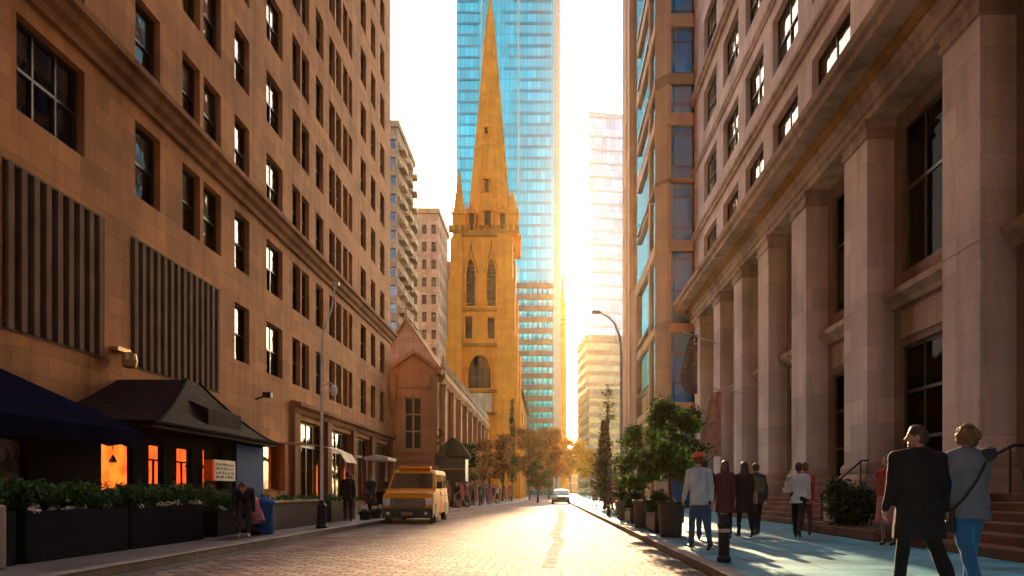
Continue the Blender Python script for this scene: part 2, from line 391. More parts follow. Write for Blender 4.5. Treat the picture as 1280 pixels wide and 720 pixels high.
# worn white line wandering down the setts
M['paint'] = None
m, nt, b = newmat('worn_road_paint'); tc = N(nt, 'ShaderNodeTexCoord')
o, n = noise_mix(nt, tc.outputs['Object'], (0, 0, 0), (1, 1, 1), 3.0, 9, .33, .52)
b.inputs['Base Color'].default_value = (.78, .72, .68, 1); b.inputs['Roughness'].default_value = 1; b.inputs['Specular IOR Level'].default_value = 0; L(nt, o, b.inputs['Alpha']); M['paint'] = m
g = MB(); pts = [(.02, 11), (.12, 14), (.28, 17), (.22, 20), (.38, 24), (.6, 30), (.75, 38), (.8, 55)]
for (a, y0), (b_, y1) in zip(pts, pts[1:]):
    w0 = .07 + .003 * y0; w1 = .07 + .003 * y1
    g.quad((a - w0, y0, -.007), (a + w0, y0, -.007), (b_ + w1, y1, -.007), (b_ - w1, y1, -.007))
structure(g.build('road_marking', M['paint']))
# haze
m = bpy.data.materials.new('evening_haze'); m.use_nodes = True; nt = m.node_tree; nt.nodes.remove(nt.nodes['Principled BSDF'])
pv = N(nt, 'ShaderNodeVolumePrincipled'); pv.inputs['Color'].default_value = (1, .66, .28, 1); pv.inputs['Density'].default_value = .00011; pv.inputs['Anisotropy'].default_value = .8
L(nt, pv.outputs[0], nt.nodes['Material Output'].inputs['Volume'])
m.cycles.homogeneous_volume = True
g = MB(); g.box(-190, 190, -100, 420, -1.1, 290); structure(g.build('haze', m), 'stuff')

# ------------------------------------------------------------------ office building along the west pavement
XL = -11.5
def PL(u, v, n): return (XL + n, u, v)
rowz = [9.45 + 3.42 * k for k in range(11)]; rowz = [9.45] + [12.98 + 3.41 * k for k in range(10)]
colsL = [(15.6, 17.9, 't'), (20.1, 21.4, 's'), (22.7, 23.85, 's'), (24.1, 25.4, 's'), (26.5, 27.8, 's'), (29.5, 31.3, 'm'), (32.5, 33.55, 's'), (33.75, 34.8, 's'), (35.8, 37.0, 's'),
         (38.0, 39.0, 's'), (39.25, 40.2, 's'), (40.6, 41.5, 's'), (41.7, 42.5, 's'), (44.4, 45.7, 's'), (47.0, 48.2, 's'), (49.6, 50.9, 's')]
for k in range(6): colsL.append((12.6 - 3.6 * k, 13.9 - 3.6 * k, 's'))
holes, wins = [], []
rnd = random.Random(3)
for u0, u1, kd in colsL:
    for i, z in enumerate([6.05] + rowz):
        if i == 0 and u0 < 26: continue
        if z > 45 or (z > 20 and u0 < 14): continue
        p = (XL, (u0 + u1) / 2, z)
        if not in_view(p, 160) and not (u0 < 14 and z < 17): continue
        h = 2.12
        holes.append((u0, u1, z, z + h)); wins.append((PL((u0 + u1) / 2, z, -.22), R(90), u1 - u0, h, kd + rnd.choice('0122233')))
lou = [(15.2, 18.7), (19.9, 25.3)]
for a, b_ in lou: holes.append((a, b_, 4.6, 8.25))
for k in range(2): holes.append((11.4 - 5 * k, 14.4 - 5 * k, 4.6, 8.25))
holes.append((28.9, 31.6, 1.2, 3.3))
shops = [(33.2, 37.2), (38.0, 42.2), (43.0, 46.6), (47.6, 51.8)]
for a, b_ in shops: holes.append((a, b_, .5, 4.5))
lb = thing('office_building', 'tall rose sandstone office building of many sash windows above the navy restaurant awning', 'building', (XL, 12, .12))
g = MB(); facade(g, PL, -90, 52.8, .1, 80, holes, .30)
g.quad((XL, 52.8, .1), (XL - 18, 52.8, .1), (XL - 18, 52.8, 80), (XL, 52.8, 80)); g.quad((XL, -90, .1), (XL - 18, -90, .1), (XL - 18, -90, 80), (XL, -90, 80))
g.quad((XL, -90, 80), (XL, 52.8, 80), (XL - 18, 52.8, 80), (XL - 18, -90, 80)); g.build('wall', M['sand'], lb)
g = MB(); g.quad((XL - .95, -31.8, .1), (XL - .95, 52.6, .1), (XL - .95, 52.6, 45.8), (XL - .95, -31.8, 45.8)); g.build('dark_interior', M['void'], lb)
put_windows(lb, wins, WM)
def cornice(root, name, mat, P, u0, u1, prof, bev=0):
    """moulding: profile of (n, v) points swept along the wall"""
    g = MB(); n = len(prof)
    g.loft([[P(u, v, d) for d, v in prof] for u in (u0, u1)]); return g.build(name, mat, root)
cornice(lb, 'cornice', M['trim'], PL, -90, 52.9, [(.003, 12.0), (.12, 12.0), (.16, 12.18), (.3, 12.3), (.36, 12.5), (.5, 12.56), (.52, 12.72), (.42, 12.80), (.003, 12.86)])
cornice(lb, 'string_course', M['trim'], PL, -90, 52.9, [(.003, 43.0), (.25, 43.1), (.6, 43.7), (.6, 44.0), (.003, 44.1)])
cornice(lb, 'shopfront_cornice', M['trim'], PL, 32.4, 52.85, [(.003, 4.75), (.14, 4.75), (.2, 4.95), (.42, 5.05), (.44, 5.2), (.003, 5.3)])
for a, b_ in ((32.4, 33.15), (37.25, 37.95), (42.25, 42.95), (46.65, 47.55), (51.85, 52.8)):
    g = MB(); g.box(XL + .003, XL + .16, a, b_, .12, 4.745); g.box(XL + .003, XL + .22, a - .03, b_ + .03, .12, .5); g.build('pilaster', M['trim'], lb)
M['glow'] = emit('lamplit_shop_interior', (1.0, .17, .015), .5, (.5, .07, .006), 2.5)
M['glow_red'] = emit('lamplit_restaurant_interior', (1.0, .07, .008), .8, (.5, .035, .005), 4)
for i, (a, b_) in enumerate(shops):
    g = MB(); g.box(XL - .36, XL - .28, a, b_, .5, .6).box(XL - .36, XL - .28, a, b_, 3.3, 3.45).box(XL - .36, XL - .28, a, b_, 4.4, 4.5)
    k = 4
    for j in range(k + 1): u = a + (b_ - a) * j / k; g.box(XL - .355, XL - .285, max(a, u - .04), min(b_, u + .04), .6, 4.4)
    o = g.build('shop_window', M['frame'], lb)
    g = MB(); g.quad((XL - .32, a, .6), (XL - .32, b_, .6), (XL - .32, b_, 4.4), (XL - .32, a, 4.4)); g.build('pane', M['glass'], o)
    g = MB(); g.box(XL - .86, XL - .7, a + .4 + .2 * i, a + .9 + .2 * i, .9, 2.6); g.build('lit_display', M['glow'], o)
o = MB().box(XL - .36, XL - .28, 28.9, 31.6, 1.2, 1.28).box(XL - .36, XL - .28, 28.9, 31.6, 3.2, 3.3)
for u in (28.9, 29.7, 30.6, 31.5): o.box(XL - .355, XL - .285, u, u + .1, 1.28, 3.2)
o = o.build('shop_window', M['trim'], lb)
g = MB(); g.quad((XL - .32, 28.9, 1.2), (XL - .32, 31.6, 1.2), (XL - .32, 31.6, 3.3), (XL - .32, 28.9, 3.3)); g.build('pane', M['glass'], o)
g = MB(); g.box(XL - .8, XL - .7, 29.0, 30.5, 1.25, 3.1); g.build('lit_display', M['glow'], o)
M['finback'] = plain('brown_backing', (.035, .022, .018), .9, spec=.1); M['fin'] = plain('tan_fin', (.17, .11, .08), .9, scale=1.2, spec=.1)
for a, b_ in lou + [(11.4, 14.4), (6.4, 9.4)]:
    g = MB(); n = round((b_ - a) / .4)
    for j in range(n):
        u = a + (j + .5) * (b_ - a) / n; g.box(XL - .38, XL + .05, u - .085, u + .085, 4.65, 8.2)
    g.box(XL - .40, XL + .02, a, b_, 4.6, 4.65).box(XL - .40, XL + .02, a, b_, 8.2, 8.25)
    g.build('louvre_slats', M['fin'], lb)
    MB().quad((XL - .25, a, 4.6), (XL - .25, b_, 4.6), (XL - .25, b_, 8.25), (XL - .25, a, 8.25)).build('louvre_backing', M['finback'], lb)
g = MB(); g.box(XL + .003, XL + .18, 19.0, 19.6, 4.9, 5.0).lathe([(.0, 0), (.16, .05), (.2, .22), (.16, .4), (.02, .46)], (XL + .3, 19.3, 4.45), 12); g.build('wall_lamp', plain('brass_lantern', (.5, .3, .1), .4, .5), lb)

# ------------------------------------------------------------------ columned bank building along the east pavement
XC, XR = 9.2, 9.4
def PR(u, v, n): return (XR - n, u, v)
XB = 9.98
def PB(u, v, n): return (XB - n, u, v)
cols = [(44.8, 1.45), (39.8, 1.45), (35.5, 1.45), (31.4, 1.45), (27.1, 1.5), (22.3, 1.6), (16.76, 1.45), (11.2, 1.45), (5.7, 1.45), (.2, 1.45), (-5.3, 1.45), (-10.8, 1.45)]
rb = thing('columned_building', 'pink granite building with a row of square columns above brown steps', 'building', (XR, 12, .12))
holes, wins, bays = [], [], []
for (f, w), (f2, w2) in zip(cols, cols[1:]):
    a, b_ = f2, f - w                                  # the gap between two columns
    bays.append((a, b_))
    for z in (14.1, 18.4, 22.7, 27.0, 31.3):
        c = (a + b_) / 2; hw = min(1.62, (b_ - a) / 2 + .1)
        if z > 20 and f < 20 and z > 16 + f: continue
        if f < 10 and z > 15: continue
        holes.append((c - hw, c + hw, z, z + 2.35)); wins.append((PR(c, z, -.26), R(-90), 2 * hw, 2.35, 'm' + rnd.choice('00112')))
g = MB(); facade(g, PR, -90, 46, 12.5, 80, holes, .34)
g.quad((XR, 46, 0), (XR + 20, 46, 0), (XR + 20, 46, 80), (XR, 46, 80)); g.quad((XR, -90, 0), (XR + 20, -90, 0), (XR + 20, -90, 80), (XR, -90, 80)); g.quad((XR, -90, 80), (XR, 46, 80), (XR + 20, 46, 80), (XR + 20, -90, 80))
g.build('upper_wall', M['granite'], rb); MB().box(-30, 29, -95, -90.2, .1, 38).build('unseen_light_blocker', M['granite'], rb)  # unseen block added across the street behind the camera to darken the near walls
put_windows(rb, wins, WM)
g = MB(); g.quad((XR + 1.1, -17.8, .1), (XR + 1.1, 45.8, .1), (XR + 1.1, 45.8, 44.8), (XR + 1.1, -17.8, 44.8)); g.build('dark_interior', M['void'], rb)
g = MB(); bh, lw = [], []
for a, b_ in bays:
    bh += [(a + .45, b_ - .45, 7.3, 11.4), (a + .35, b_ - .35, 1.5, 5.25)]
facade(g, PB, -90, 46, 1.12, 12.4, bh, .3); g.build('recessed_wall', M['granite_shaded'], rb)
for a, b_ in bays:
    if b_ < -8: continue
    for (z0, z1, hs) in ((7.3, 11.4, (9.6,)), (1.5, 5.25, (2.6, 3.9))):
        p, q = (a + .45, b_ - .45) if z0 > 5 else (a + .35, b_ - .35)
        w = MB(); x0, x1 = XB + .12, XB + .2
        w.box(x0, x1, p, p + .1, z0, z1).box(x0, x1, q - .1, q, z0, z1).box(x0, x1, p + .1, q - .1, z0, z0 + .1).box(x0, x1, p + .1, q - .1, z1 - .1, z1)
        for h in hs: w.box(x0 + .005, x1 - .005, p + .1, q - .1, h, h + .09)
        for t in (1, 2): u = p + (q - p) * t / 3; w.box(x0 + .01, x1 - .01, u - .04, u + .04, z0 + .1, z1 - .1)
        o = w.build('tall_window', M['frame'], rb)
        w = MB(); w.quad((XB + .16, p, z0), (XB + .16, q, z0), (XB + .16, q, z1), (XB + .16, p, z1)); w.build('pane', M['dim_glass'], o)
    o = MB().loft([[(XB - d, u, v) for d, v in ((.003, 6.35), (.1, 6.35), (.14, 6.5), (.34, 6.62), (.36, 6.78), (.003, 6.9))] for u in (a + .003, b_ - .003)]).build('ledge', M['granite_trim'], rb)
    o = MB().box(XB - .05, XB - .003, a + .5, b_ - .5, 5.45, 6.2).build('spandrel_panel', M['granite_trim'], rb)
for f, w in cols:
    a, b_ = f - w, f
    g = MB(); g.box(XC, XB, a, b_, 2.0, 6.48).box(XC + .015, XB, a + .015, b_ - .015, 6.48, 6.52).box(XC, XB, a, b_, 6.52, 11.3)
    o = g.build('column', M['granite'], rb)
    pr = [(0, 2.0), (.05, 1.95), (.09, 1.86), (.09, 1.74), (.05, 1.68), (.12, 1.62), (.2, 1.5), (.2, 1.34), (.26, 1.32), (.26, 1.121)]
    MB().loft([[(XC - d, a - d, z), (XB, a - d, z), (XB, b_ + d, z), (XC - d, b_ + d, z)] for d, z in pr]).build('column_base', M['granite_trim'], o)
    pr = [(0, 11.3), (.06, 11.32), (.06, 11.45), (.02, 11.47), (.05, 11.62), (.14, 11.7), (.14, 11.82)]
    MB().loft([[(XC - d, a - d, z), (XB, a - d, z), (XB, b_ + d, z), (XC - d, b_ + d, z)] for d, z in pr]).build('capital', M['granite_trim'], o)
def PC(u, v, n): return (XC - n, u, v)
cornice(rb, 'entablature', M['granite_trim'], PC, -90, 46.1, [(-.8, 11.825), (.0, 11.825), (.0, 12.05), (.06, 12.06), (.06, 12.3), (.14, 12.36), (.2, 12.44), (.2, 12.5), (.1, 12.52), (.1, 12.8), (-.8, 12.8)])
M['gold_trim'] = stone('ochre_moulding', (.50, .27, .10), 2, 2, stain=.4)
cornice(rb, 'bed_moulding', M['gold_trim'], PC, -90, 46.12, [(.103, 12.53), (.2, 12.56), (.34, 12.7), (.36, 12.79), (.103, 12.795)])
cornice(rb, 'cornice', M['granite_trim'], PC, -90, 46.3, [(-.6, 12.803), (.42, 12.803), (.9, 12.83), (.92, 13.02), (1.05, 13.08), (1.1, 13.26), (1.02, 13.3), (-.6, 13.42)])
for z, d in ((17.05, .22), (21.3, .12), (25.75, .3), (34.2, .3)):
    cornice(rb, 'string_course', M['granite_trim'], PR, -90, 46.1, [(.003, z), (d * .5, z), (d * .7, z + .16), (d, z + .2), (d, z + .38), (.003, z + .46)])
MB().box(9.15, 12, -90, 46, .1, 1.118).build('plinth', M['granite_trim'], rb)
M['step'] = stone('brown_step_stone', (.27, .14, .10), 2.0, 3, stain=.4)
for y0, y1, xb in ((20.2, 31.2, 7.7), (-2, 14.3, 6.9)):
    n = 6; run = (9.15 - xb) / n; g = MB()
    g.prism([p for k in range(n) for p in ((xb + run * k, .12 + .167 * k if k else .119), (xb + run * k, .12 + .167 * (k + 1)))] + [(9.148, 1.122), (9.148, .119)], 1, y0, y1)
    o = bevel(g.build('steps', M['step'], rb), .012, 1)
for y0, y1 in ((14.3, 14.65), (19.85, 20.2), (31.2, 31.55)):
    MB().box(7.75 if y0 > 15 else 7.0, 9.148, y0 + .002, y1 - .002, .119, 1.3).build('cheek_wall', M['granite_trim'], rb)
for y in (13.9, 10.2, 20.6):
    xb = 7.7 if y > 15 else 6.9
    g = MB(); g.tube([(xb + .1, y, 1.02), (9.0, y, 2.05), (9.2, y, 2.05)], .03)
    for t in (.05, .5, .97): x = xb + .1 + t * (8.9 - xb); g.tube([(x, y, .2 + t * .9), (x, y, 1.02 + t * 1.02)], .022)
    g.build('handrail', M['iron'], rb)
# flags
def flag(label, y, x, z, ln, w, mat, tip, group=None):
    t = thing('flag', label, 'flag', (XC, y, z + .3))
    MB().tube([(XC + .0, y, z + .3), (x, y, z + tip)], [.04, .03]).ball((x, y, z + tip), .06).build('flagpole', M['steel'], t)
    g = MB(); g.smooth = True; n, k = 24, 30; rows = []
    for i in range(n + 1):
        s = i / n; wd = w * (.45 + .55 * min(1, s * 1.5)) * (1 if s < .75 else 1 - .5 * ((s - .75) / .25) ** 2)
        rows.append([(x + .75 - j / k * wd, y + .10 * math.sin(j / k * 9 + 2.5 * s) * (1 - .4 * s), z + tip - .12 - .08 * j / k - ln * s) for j in range(k + 1)])
    for r0, r1 in zip(rows, rows[1:]):
        for j in range(k): g.quad(r0[j], r0[j + 1], r1[j + 1], r1[j])
    o = g.build('cloth', mat, t); m = o.modifiers.new('thick', 'SOLIDIFY'); m.thickness = .012
flag('navy flag hanging long and narrow from a pole above the potted trees', 39.0, 7.4, 8.9, 3.2, .95, plain('navy_cloth', (.012, .025, .07), .8), .9)
flag('salmon coloured flag hanging low between the granite columns and the potted trees', 34.3, 7.55, 5.6, 3.1, 1.0, plain('salmon_cloth', (.55, .26, .19), .8), .5)

# ------------------------------------------------------------------ banded glass building beyond it
M['dark_glass'] = curtain('teal_curtain_glass', (.09, .26, .34), 1.5, 2.1, .05, .85, (.03, .06, .08), .05)
M['blue_glass'] = curtain('blue_bay_glass', (.015, .34, .85), 1.2, 2.0, .05, .5, (.02, .05, .08), .05)
M['band'] = stone('rust_stone_band', (.66, .41, .27), 1.6, 3, stain=.25)
M['brownband'] = stone('brown_spandrel', (.38, .24, .18), 1.6, 3, stain=.3)
gb = thing('glass_building', 'blue glass building with rust stone bands and a tall corner pier beyond the columned building', 'building', (7, 46.3, .12))
XG = 7.0
MB().prism([(XG + .9, 46.5), (XG + .2, 47.3), (XG + .2, 66), (28, 66), (28, 46.5)], 2, .1, 80).build('curtain_wall', M['dark_glass'], gb)
MB().prism([(XG + .95, 46.35), (9.38, 46.35), (9.38, 46.47), (XG + 1.0, 46.47)], 2, .1, 80).build('bay_glazing', M['blue_glass'], gb)
for z, h, k in ((6.4, .5, 'band'), (11.4, .55, 'band'), (16.6, .7, 'band'), (21.0, .25, 'brownband'), (24.7, .75, 'band'), (27.3, .7, 'brownband'), (31.0, .8, 'band'), (35, .9, 'band'), (39.5, .9, 'band'), (44, .9, 'band'), (49, .9, 'band'), (54, .9, 'band'), (60, 1, 'band'), (70, 1, 'band'), (78, 2.1, 'band')):
    MB().prism([(9.38, 46.12), (XG + .75, 46.12), (XG + .02, 46.95), (XG + .02, 56.2), (XG + .25, 56.2), (XG + .25, 47.35), (XG + 1.0, 46.49), (9.38, 46.49)], 2, z, z + h).build('stone_band', M[k], gb)
for p in ([(XG + .7, 46.18), (XG + .95, 46.18), (XG + .3, 47.0), (XG + .05, 47.0)], [(XG + .05, 49.6), (XG + .05, 50.0), (XG + .22, 50.0), (XG + .22, 49.6)]):
    MB().prism(p, 2, .12, 79).build('corner_mullion', M['band'], gb)
for a, b_ in ((60.2, 62.0), (62.6, 65.8)):
    MB().box(XG - .12, XG + .25, a, b_, .12, 80).build('stone_pier', M['band'], gb)
MB().box(XG - .02, XG + .24, 56.3, 60.1, .12, 17.5).build('lower_wall', M['brownband'], gb)
for z in range(4, 60, 4):
    MB().box(XG + .0, XG + .215, 50.1, 56.2, z + .4, z + .62).build('floor_band', M['frame'], gb)
# ------------------------------------------------------------------ church at the end of the street
ch = thing('church', 'golden brownstone church tower with a tall octagonal spire at the end of the street', 'church', (-9.5, 110, .1))
YC = 110.0
def PF(u, v, n): return (u, YC - n, v)
op = [(-12.5, -10.85, 29.6, 36.9, 34.0), (-9.35, -7.7, 29.6, 36.9, 34.0), (-12.5, -11.45, 24.6, 28.0), (-9.1, -8.05, 24.6, 28.0), (-12.2, -8.5, 17.0, 22.2, 19.2), (-12.2, -8.5, 1.2, 11, 7)]
M['dark_lead'] = plain('dark_window_lead', (.06, .04, .03), .8)
g = MB(); facade(g, PF, -13.7, -6.85, .1, 41, op, .9)
g.box(-13.7, -6.85, YC + .95, YC + 12, .1, 41); g.build('tower', M['church'], ch)
MB().box(-13.6, -6.95, YC + .92, YC + .94, .2, 40.9).build('dark_interior', M['void'], ch)
def louvre(u0, u1, z0, z1, dz):
    g = MB(); z = z0
    while z < z1 - .2:
        g.quad((u0, YC + .4, z), (u1, YC + .4, z), (u1, YC + .8, z + dz * .8), (u0, YC + .8, z + dz * .8)); z += dz
    g.box((u0 + u1) / 2 - .09, (u0 + u1) / 2 + .09, YC + .3, YC + .45, z0, z1)
    return g
for h in op[:2]: louvre(h[0], h[1], h[2], h[3] - .6, .55).build('belfry_louvre', plain('dark_louvre', (.05, .035, .03), .7), ch)
for h in op[4:]:
    g = MB(); a, b_ = h[0], h[1]
    for t in (1, 2, 3): u = a + (b_ - a) * t / 4; g.box(u - .07, u + .07, YC + .4, YC + .55, h[2], h[3] - (1.1 if t != 2 else .1))
    for t in (.35, .65): z = h[2] + (h[3] - h[2]) * t; g.box(a, b_, YC + .42, YC + .53, z, z + .12)
    g.build('arched_window', M['dark_lead'], ch)
for h in op[:2]:
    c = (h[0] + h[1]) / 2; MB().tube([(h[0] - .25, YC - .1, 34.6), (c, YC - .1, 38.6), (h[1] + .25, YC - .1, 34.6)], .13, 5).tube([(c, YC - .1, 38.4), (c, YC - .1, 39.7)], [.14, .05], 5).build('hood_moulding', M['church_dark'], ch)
for x in (-13.3, -10.28, -7.2): MB().box(x - .16, x + .16, YC - .14, YC - .003, 24.0, 40.1).build('pilaster', M['church'], ch)
for h in op:
    if len(h) < 5: continue
    pts = pointed(h[0], h[1], h[4], h[3]); g = MB()
    g.tube([(h[0], YC - .05, h[2])] + [(u, YC - .05, v) for u, v in pts] + [(h[1], YC - .05, h[2])], .17, 6); g.build('arch_moulding', M['church'], ch)
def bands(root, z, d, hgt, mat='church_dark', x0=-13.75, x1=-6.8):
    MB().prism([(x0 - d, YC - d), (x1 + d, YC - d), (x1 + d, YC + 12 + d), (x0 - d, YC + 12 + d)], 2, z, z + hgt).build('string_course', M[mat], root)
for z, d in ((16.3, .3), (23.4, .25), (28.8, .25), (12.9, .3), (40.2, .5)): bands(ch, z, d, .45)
MB().box(-12.2, -8.4, YC - .12, YC - .003, 13.4, 16.25).build('cream_panel', M['cream'], ch)
for cx, s in ((-14.6, -1), (-5.95, 1)):                # stepped corner buttresses
    for q in (0, 1):
        yy = YC - .9 if q == 0 else YC + 10.6
        g = MB(); z = .1
        for zt, w, d in ((14, 1.9, 2.4), (24, 1.6, 1.9), (33, 1.3, 1.45), (39.5, 1.05, 1.0)):
            x0, x1 = (-13.72 - w, -12.95) if s < 0 else (-7.6, -6.85 + w * 1.5)
            y0 = YC - .12 - d * .5 if q == 0 else yy
            g.box(x0, x1, y0, y0 + 2.2, z, zt)
            g.prism([(x0, zt), (x1, zt), (x1 if s < 0 else x1 - .5, zt + .9), (x0 + (.5 if s < 0 else 0), zt + .9)], 1, y0 + .02, y0 + 2.18); z = zt
        g.build('buttress', M['church'], ch)
g = MB()
for k in range(12): u = -15 + k * .92; g.box(u, u + .55, YC - .55, YC - .1, 41, 41.8)
g.box(-15.0, -4.3, YC - .5, YC - .12, 40.65, 41.0); g.build('parapet_trim', M['church_dark'], ch)
def octo(r, z, cx=-9.2, cy=YC + 6): return [(cx + r * math.cos(R(22.5 + 45 * k)), cy + r * math.sin(R(22.5 + 45 * k)), z) for k in range(8)]
sp = MB().loft([octo(4.3, 40.5), octo(3.25, 48), octo(1.75, 64), octo(.5, 78), octo(.1, 82)]).build('spire', M['church'], ch)
g = MB()
for k in range(8): g.tube([octo(4.3, 40.5)[k], octo(3.25, 48)[k], octo(1.75, 64)[k], octo(.5, 78)[k]], .13, 5)
g.build('spire_rib_edging', M['church'], sp)
def lucarne(x, z, w, h, y0, y1, par):
    g = MB(); c = x
    g.box(c - w / 2 - .25, c - w / 2, y0, y1, z, z + h).box(c + w / 2, c + w / 2 + .25, y0, y1, z, z + h)
    g.prism([(c - w / 2 - .4, z + h), (c + w / 2 + .4, z + h), (c, z + h + w * 1.6)], 1, y0 - .1, y1)
    o = g.build('lucarne', M['church'], par)
    MB().box(c - w / 2, c + w / 2, y0 + .35, y1, z, z + h).build('dark_opening', M['void'], o)
for x, z, w, h in ((-11.7, 42.4, .8, 2.0), (-9.2, 42.4, 1.0, 2.3), (-6.9, 42.4, .8, 2.0)): lucarne(x, z, w, h, YC + 1.4, YC + 4.5, ch)
lucarne(-9.5, 48.2, .7, 1.9, YC + 2.6, YC + 4, ch); lucarne(-9.6, 57.2, .55, 1.5, YC + 3.5, YC + 4.6, ch)
for x, y, h in ((-13.5, YC + .6, 10), (-5.4, YC + .6, 7), (-13.5, YC + 11, 9), (-5.4, YC + 11, 9)):
    def sq(r, z): return [(x - r, y - r, z), (x + r, y - r, z), (x + r, y + r, z), (x - r, y + r, z)]
    g = MB(); g.loft([sq(.95, 40.6), sq(.95, 43.4), sq(1.1, 43.5), sq(1.1, 43.9), sq(.8, 44), sq(.06, 40.6 + h)])
    for k in range(5):
        for dx, dy in ((1, 1), (1, -1), (-1, 1), (-1, -1)):
            t = k / 5; r = .8 * (1 - t); z = 44.2 + t * (h - 4); g.box(x + dx * r - .1, x + dx * r + .1, y + dy * r - .1, y + dy * r + .1, z, z + .25)
    g.build('pinnacle', M['church'], ch)
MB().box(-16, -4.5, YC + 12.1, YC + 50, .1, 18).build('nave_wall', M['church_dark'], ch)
MB().prism([(-16.5, 18), (-4, 18), (-10.2, 27)], 1, YC + 12.1, YC + 50).build('nave_roof', M['slate'], ch)

# ------------------------------------------------------------------ gabled parish hall between the office building and the church
ph = thing('parish_hall', 'rust coloured gabled hall with one tall window beyond the sandstone office building', 'building', (-10.2, 55, .12))
X0, X1, YH, ZE, ZA = -12.2, -8.35, 55.0, 10.3, 11.7
def PH(u, v, n): return (u, YH - n, v)
g = MB(); facade(g, PH, X0, X1, .1, ZE, [(-10.95, -9.6, 4.4, 8.4)], .45)
xm = -10.15
g.quad((X0, YH, ZE), (X1, YH, ZE), (xm, YH, ZA)); g.build('front_wall', M['hall'], ph)
w = MB(); a, b_ = -10.95, -9.6
w.box(a, a + .1, YH + .2, YH + .3, 4.4, 8.4).box(b_ - .1, b_, YH + .2, YH + .3, 4.4, 8.4).box(-10.33, -10.2, YH + .17, YH + .31, 4.4, 8.4)
for z in (4.4, 5.75, 7.05, 8.3): w.box(a + .1, b_ - .1, YH + .205, YH + .295, z, z + .1)
o = w.build('window', M['cream'], ph)
w = MB(); w.quad((a, YH + .25, 4.4), (b_, YH + .25, 4.4), (b_, YH + .25, 8.4), (a, YH + .25, 8.4)); w.build('pane', M['glass'], o)
MB().box(X0 + .1, X1 - .4, YH + .8, YH + .85, .2, 10).build('dark_interior', M['void'], ph)
def rake(root, x0, x1, ze, za, xm, y0, y1, t=.35, mat='hall_trim'):
    for a, s in ((x0 - .3, -1), (x1 + .3, 1)):
        zz = ze - .3 * (za - ze) / (xm - x0)
        MB().prism([(a, zz), (xm, za), (xm, za + t), (a, zz + t)], 1, y0, y1).build('gable_coping', M[mat], root)
rake(ph, X0, X1, ZE, ZA, xm, YH - .3, YH + .4)
for x in (X0, X1 - .62): MB().box(x, x + .6, YH - .2, YH - .003, .1, ZE - .2).build('pilaster', M['hall_trim'], ph)
for z in (9.1, 4.1, 3.4): MB().box(X0 + .62, X1 - .64, YH - .16, YH - .003, z, z + .2).build('string_course', M['hall_trim'], ph)
def PS(u, v, n): return (X1 + n, u, v)
hs = [(58 + 5.0 * k, 60.4 + 5.0 * k, 1.5, 7.2, 5.2) for k in range(8)]
g = MB(); facade(g, PS, YH, 98, .1, ZE - .3, hs, .5); g.build('side_wall', M['hall'], ph)
MB().box(X1 - .8, X1 - .78, YH + .9, 97.8, .2, 10).build('dark_interior', M['void'], ph)
for h in hs:
    g = MB(); 
    for t in (.33, .67): u = h[0] + (h[1] - h[0]) * t; g.box(X1 - .3, X1 - .2, u - .06, u + .06, h[2], h[3] - .6)
    g.box(X1 - .29, X1 - .21, h[0], h[1], 3.4, 3.52); g.build('arched_window', M['hall_trim'], ph)
for k in range(9): MB().box(X1 + .003, X1 + .45, 56.3 + 5 * k - .35, 56.3 + 5 * k + .35, .1, 8.6).prism([(56.3 + 5 * k - .35, 8.6), (56.3 + 5 * k + .35, 8.6), (56.3 + 5 * k, 9.6)], 0, X1 + .003, X1 + .45).build('side_buttress', M['hall_trim'], ph)
g = MB().loft([[PS(u, v, d) for d, v in ((-.3, 9.6), (.2, 9.6), (.5, 10.0), (.5, 10.3), (-.3, 10.35))] for u in (YH + .5, 98)]); g.build('eaves_cornice', M['hall_trim'], ph)
g = MB()
for k in range(58):
    u = YH + 1 + k * .72; g.lathe([(.22, 0), (.12, .25), (.24, .45), (.05, .9 if k % 3 else 1.3)], (X1 + .25, u, 10.352), 6)
g.build('crocket_trim', M['cream'], ph)
MB().prism([(X0, ZE), (X1 + .1, ZE - .15), (xm, ZA - .05)], 1, YH + .42, 98).build('roof', M['slate'], ph)
MB().box(X0 - 3, X0 - .02, YH + 1, 98, .1, 9.5).build('rear_wall', M['hall'], ph)
rh = thing('gabled_house', 'pale pink steep gable rising above the roof of the rust coloured hall', 'house', (-14.2, 72, .1))
MB().prism([(-17.5, .1), (-10.6, .1), (-10.6, 13.2), (-14.1, 18.3), (-17.5, 13.2)], 1, 72, 84).build('wall', stone('pale_pink_stone', (.66, .42, .30), 1, .5), rh)
rake(rh, -17.5, -10.6, 13.2, 18.3, -14.1, 71.7, 84.2, .3)
o = MB().tube([(-14.1, 71.9, 18.5), (-14.1, 71.9, 20.2)], [.14, .03]).box(-14.5, -13.7, 71.85, 71.95, 19.4, 19.5).build('finial', M['hall_trim'], rh)

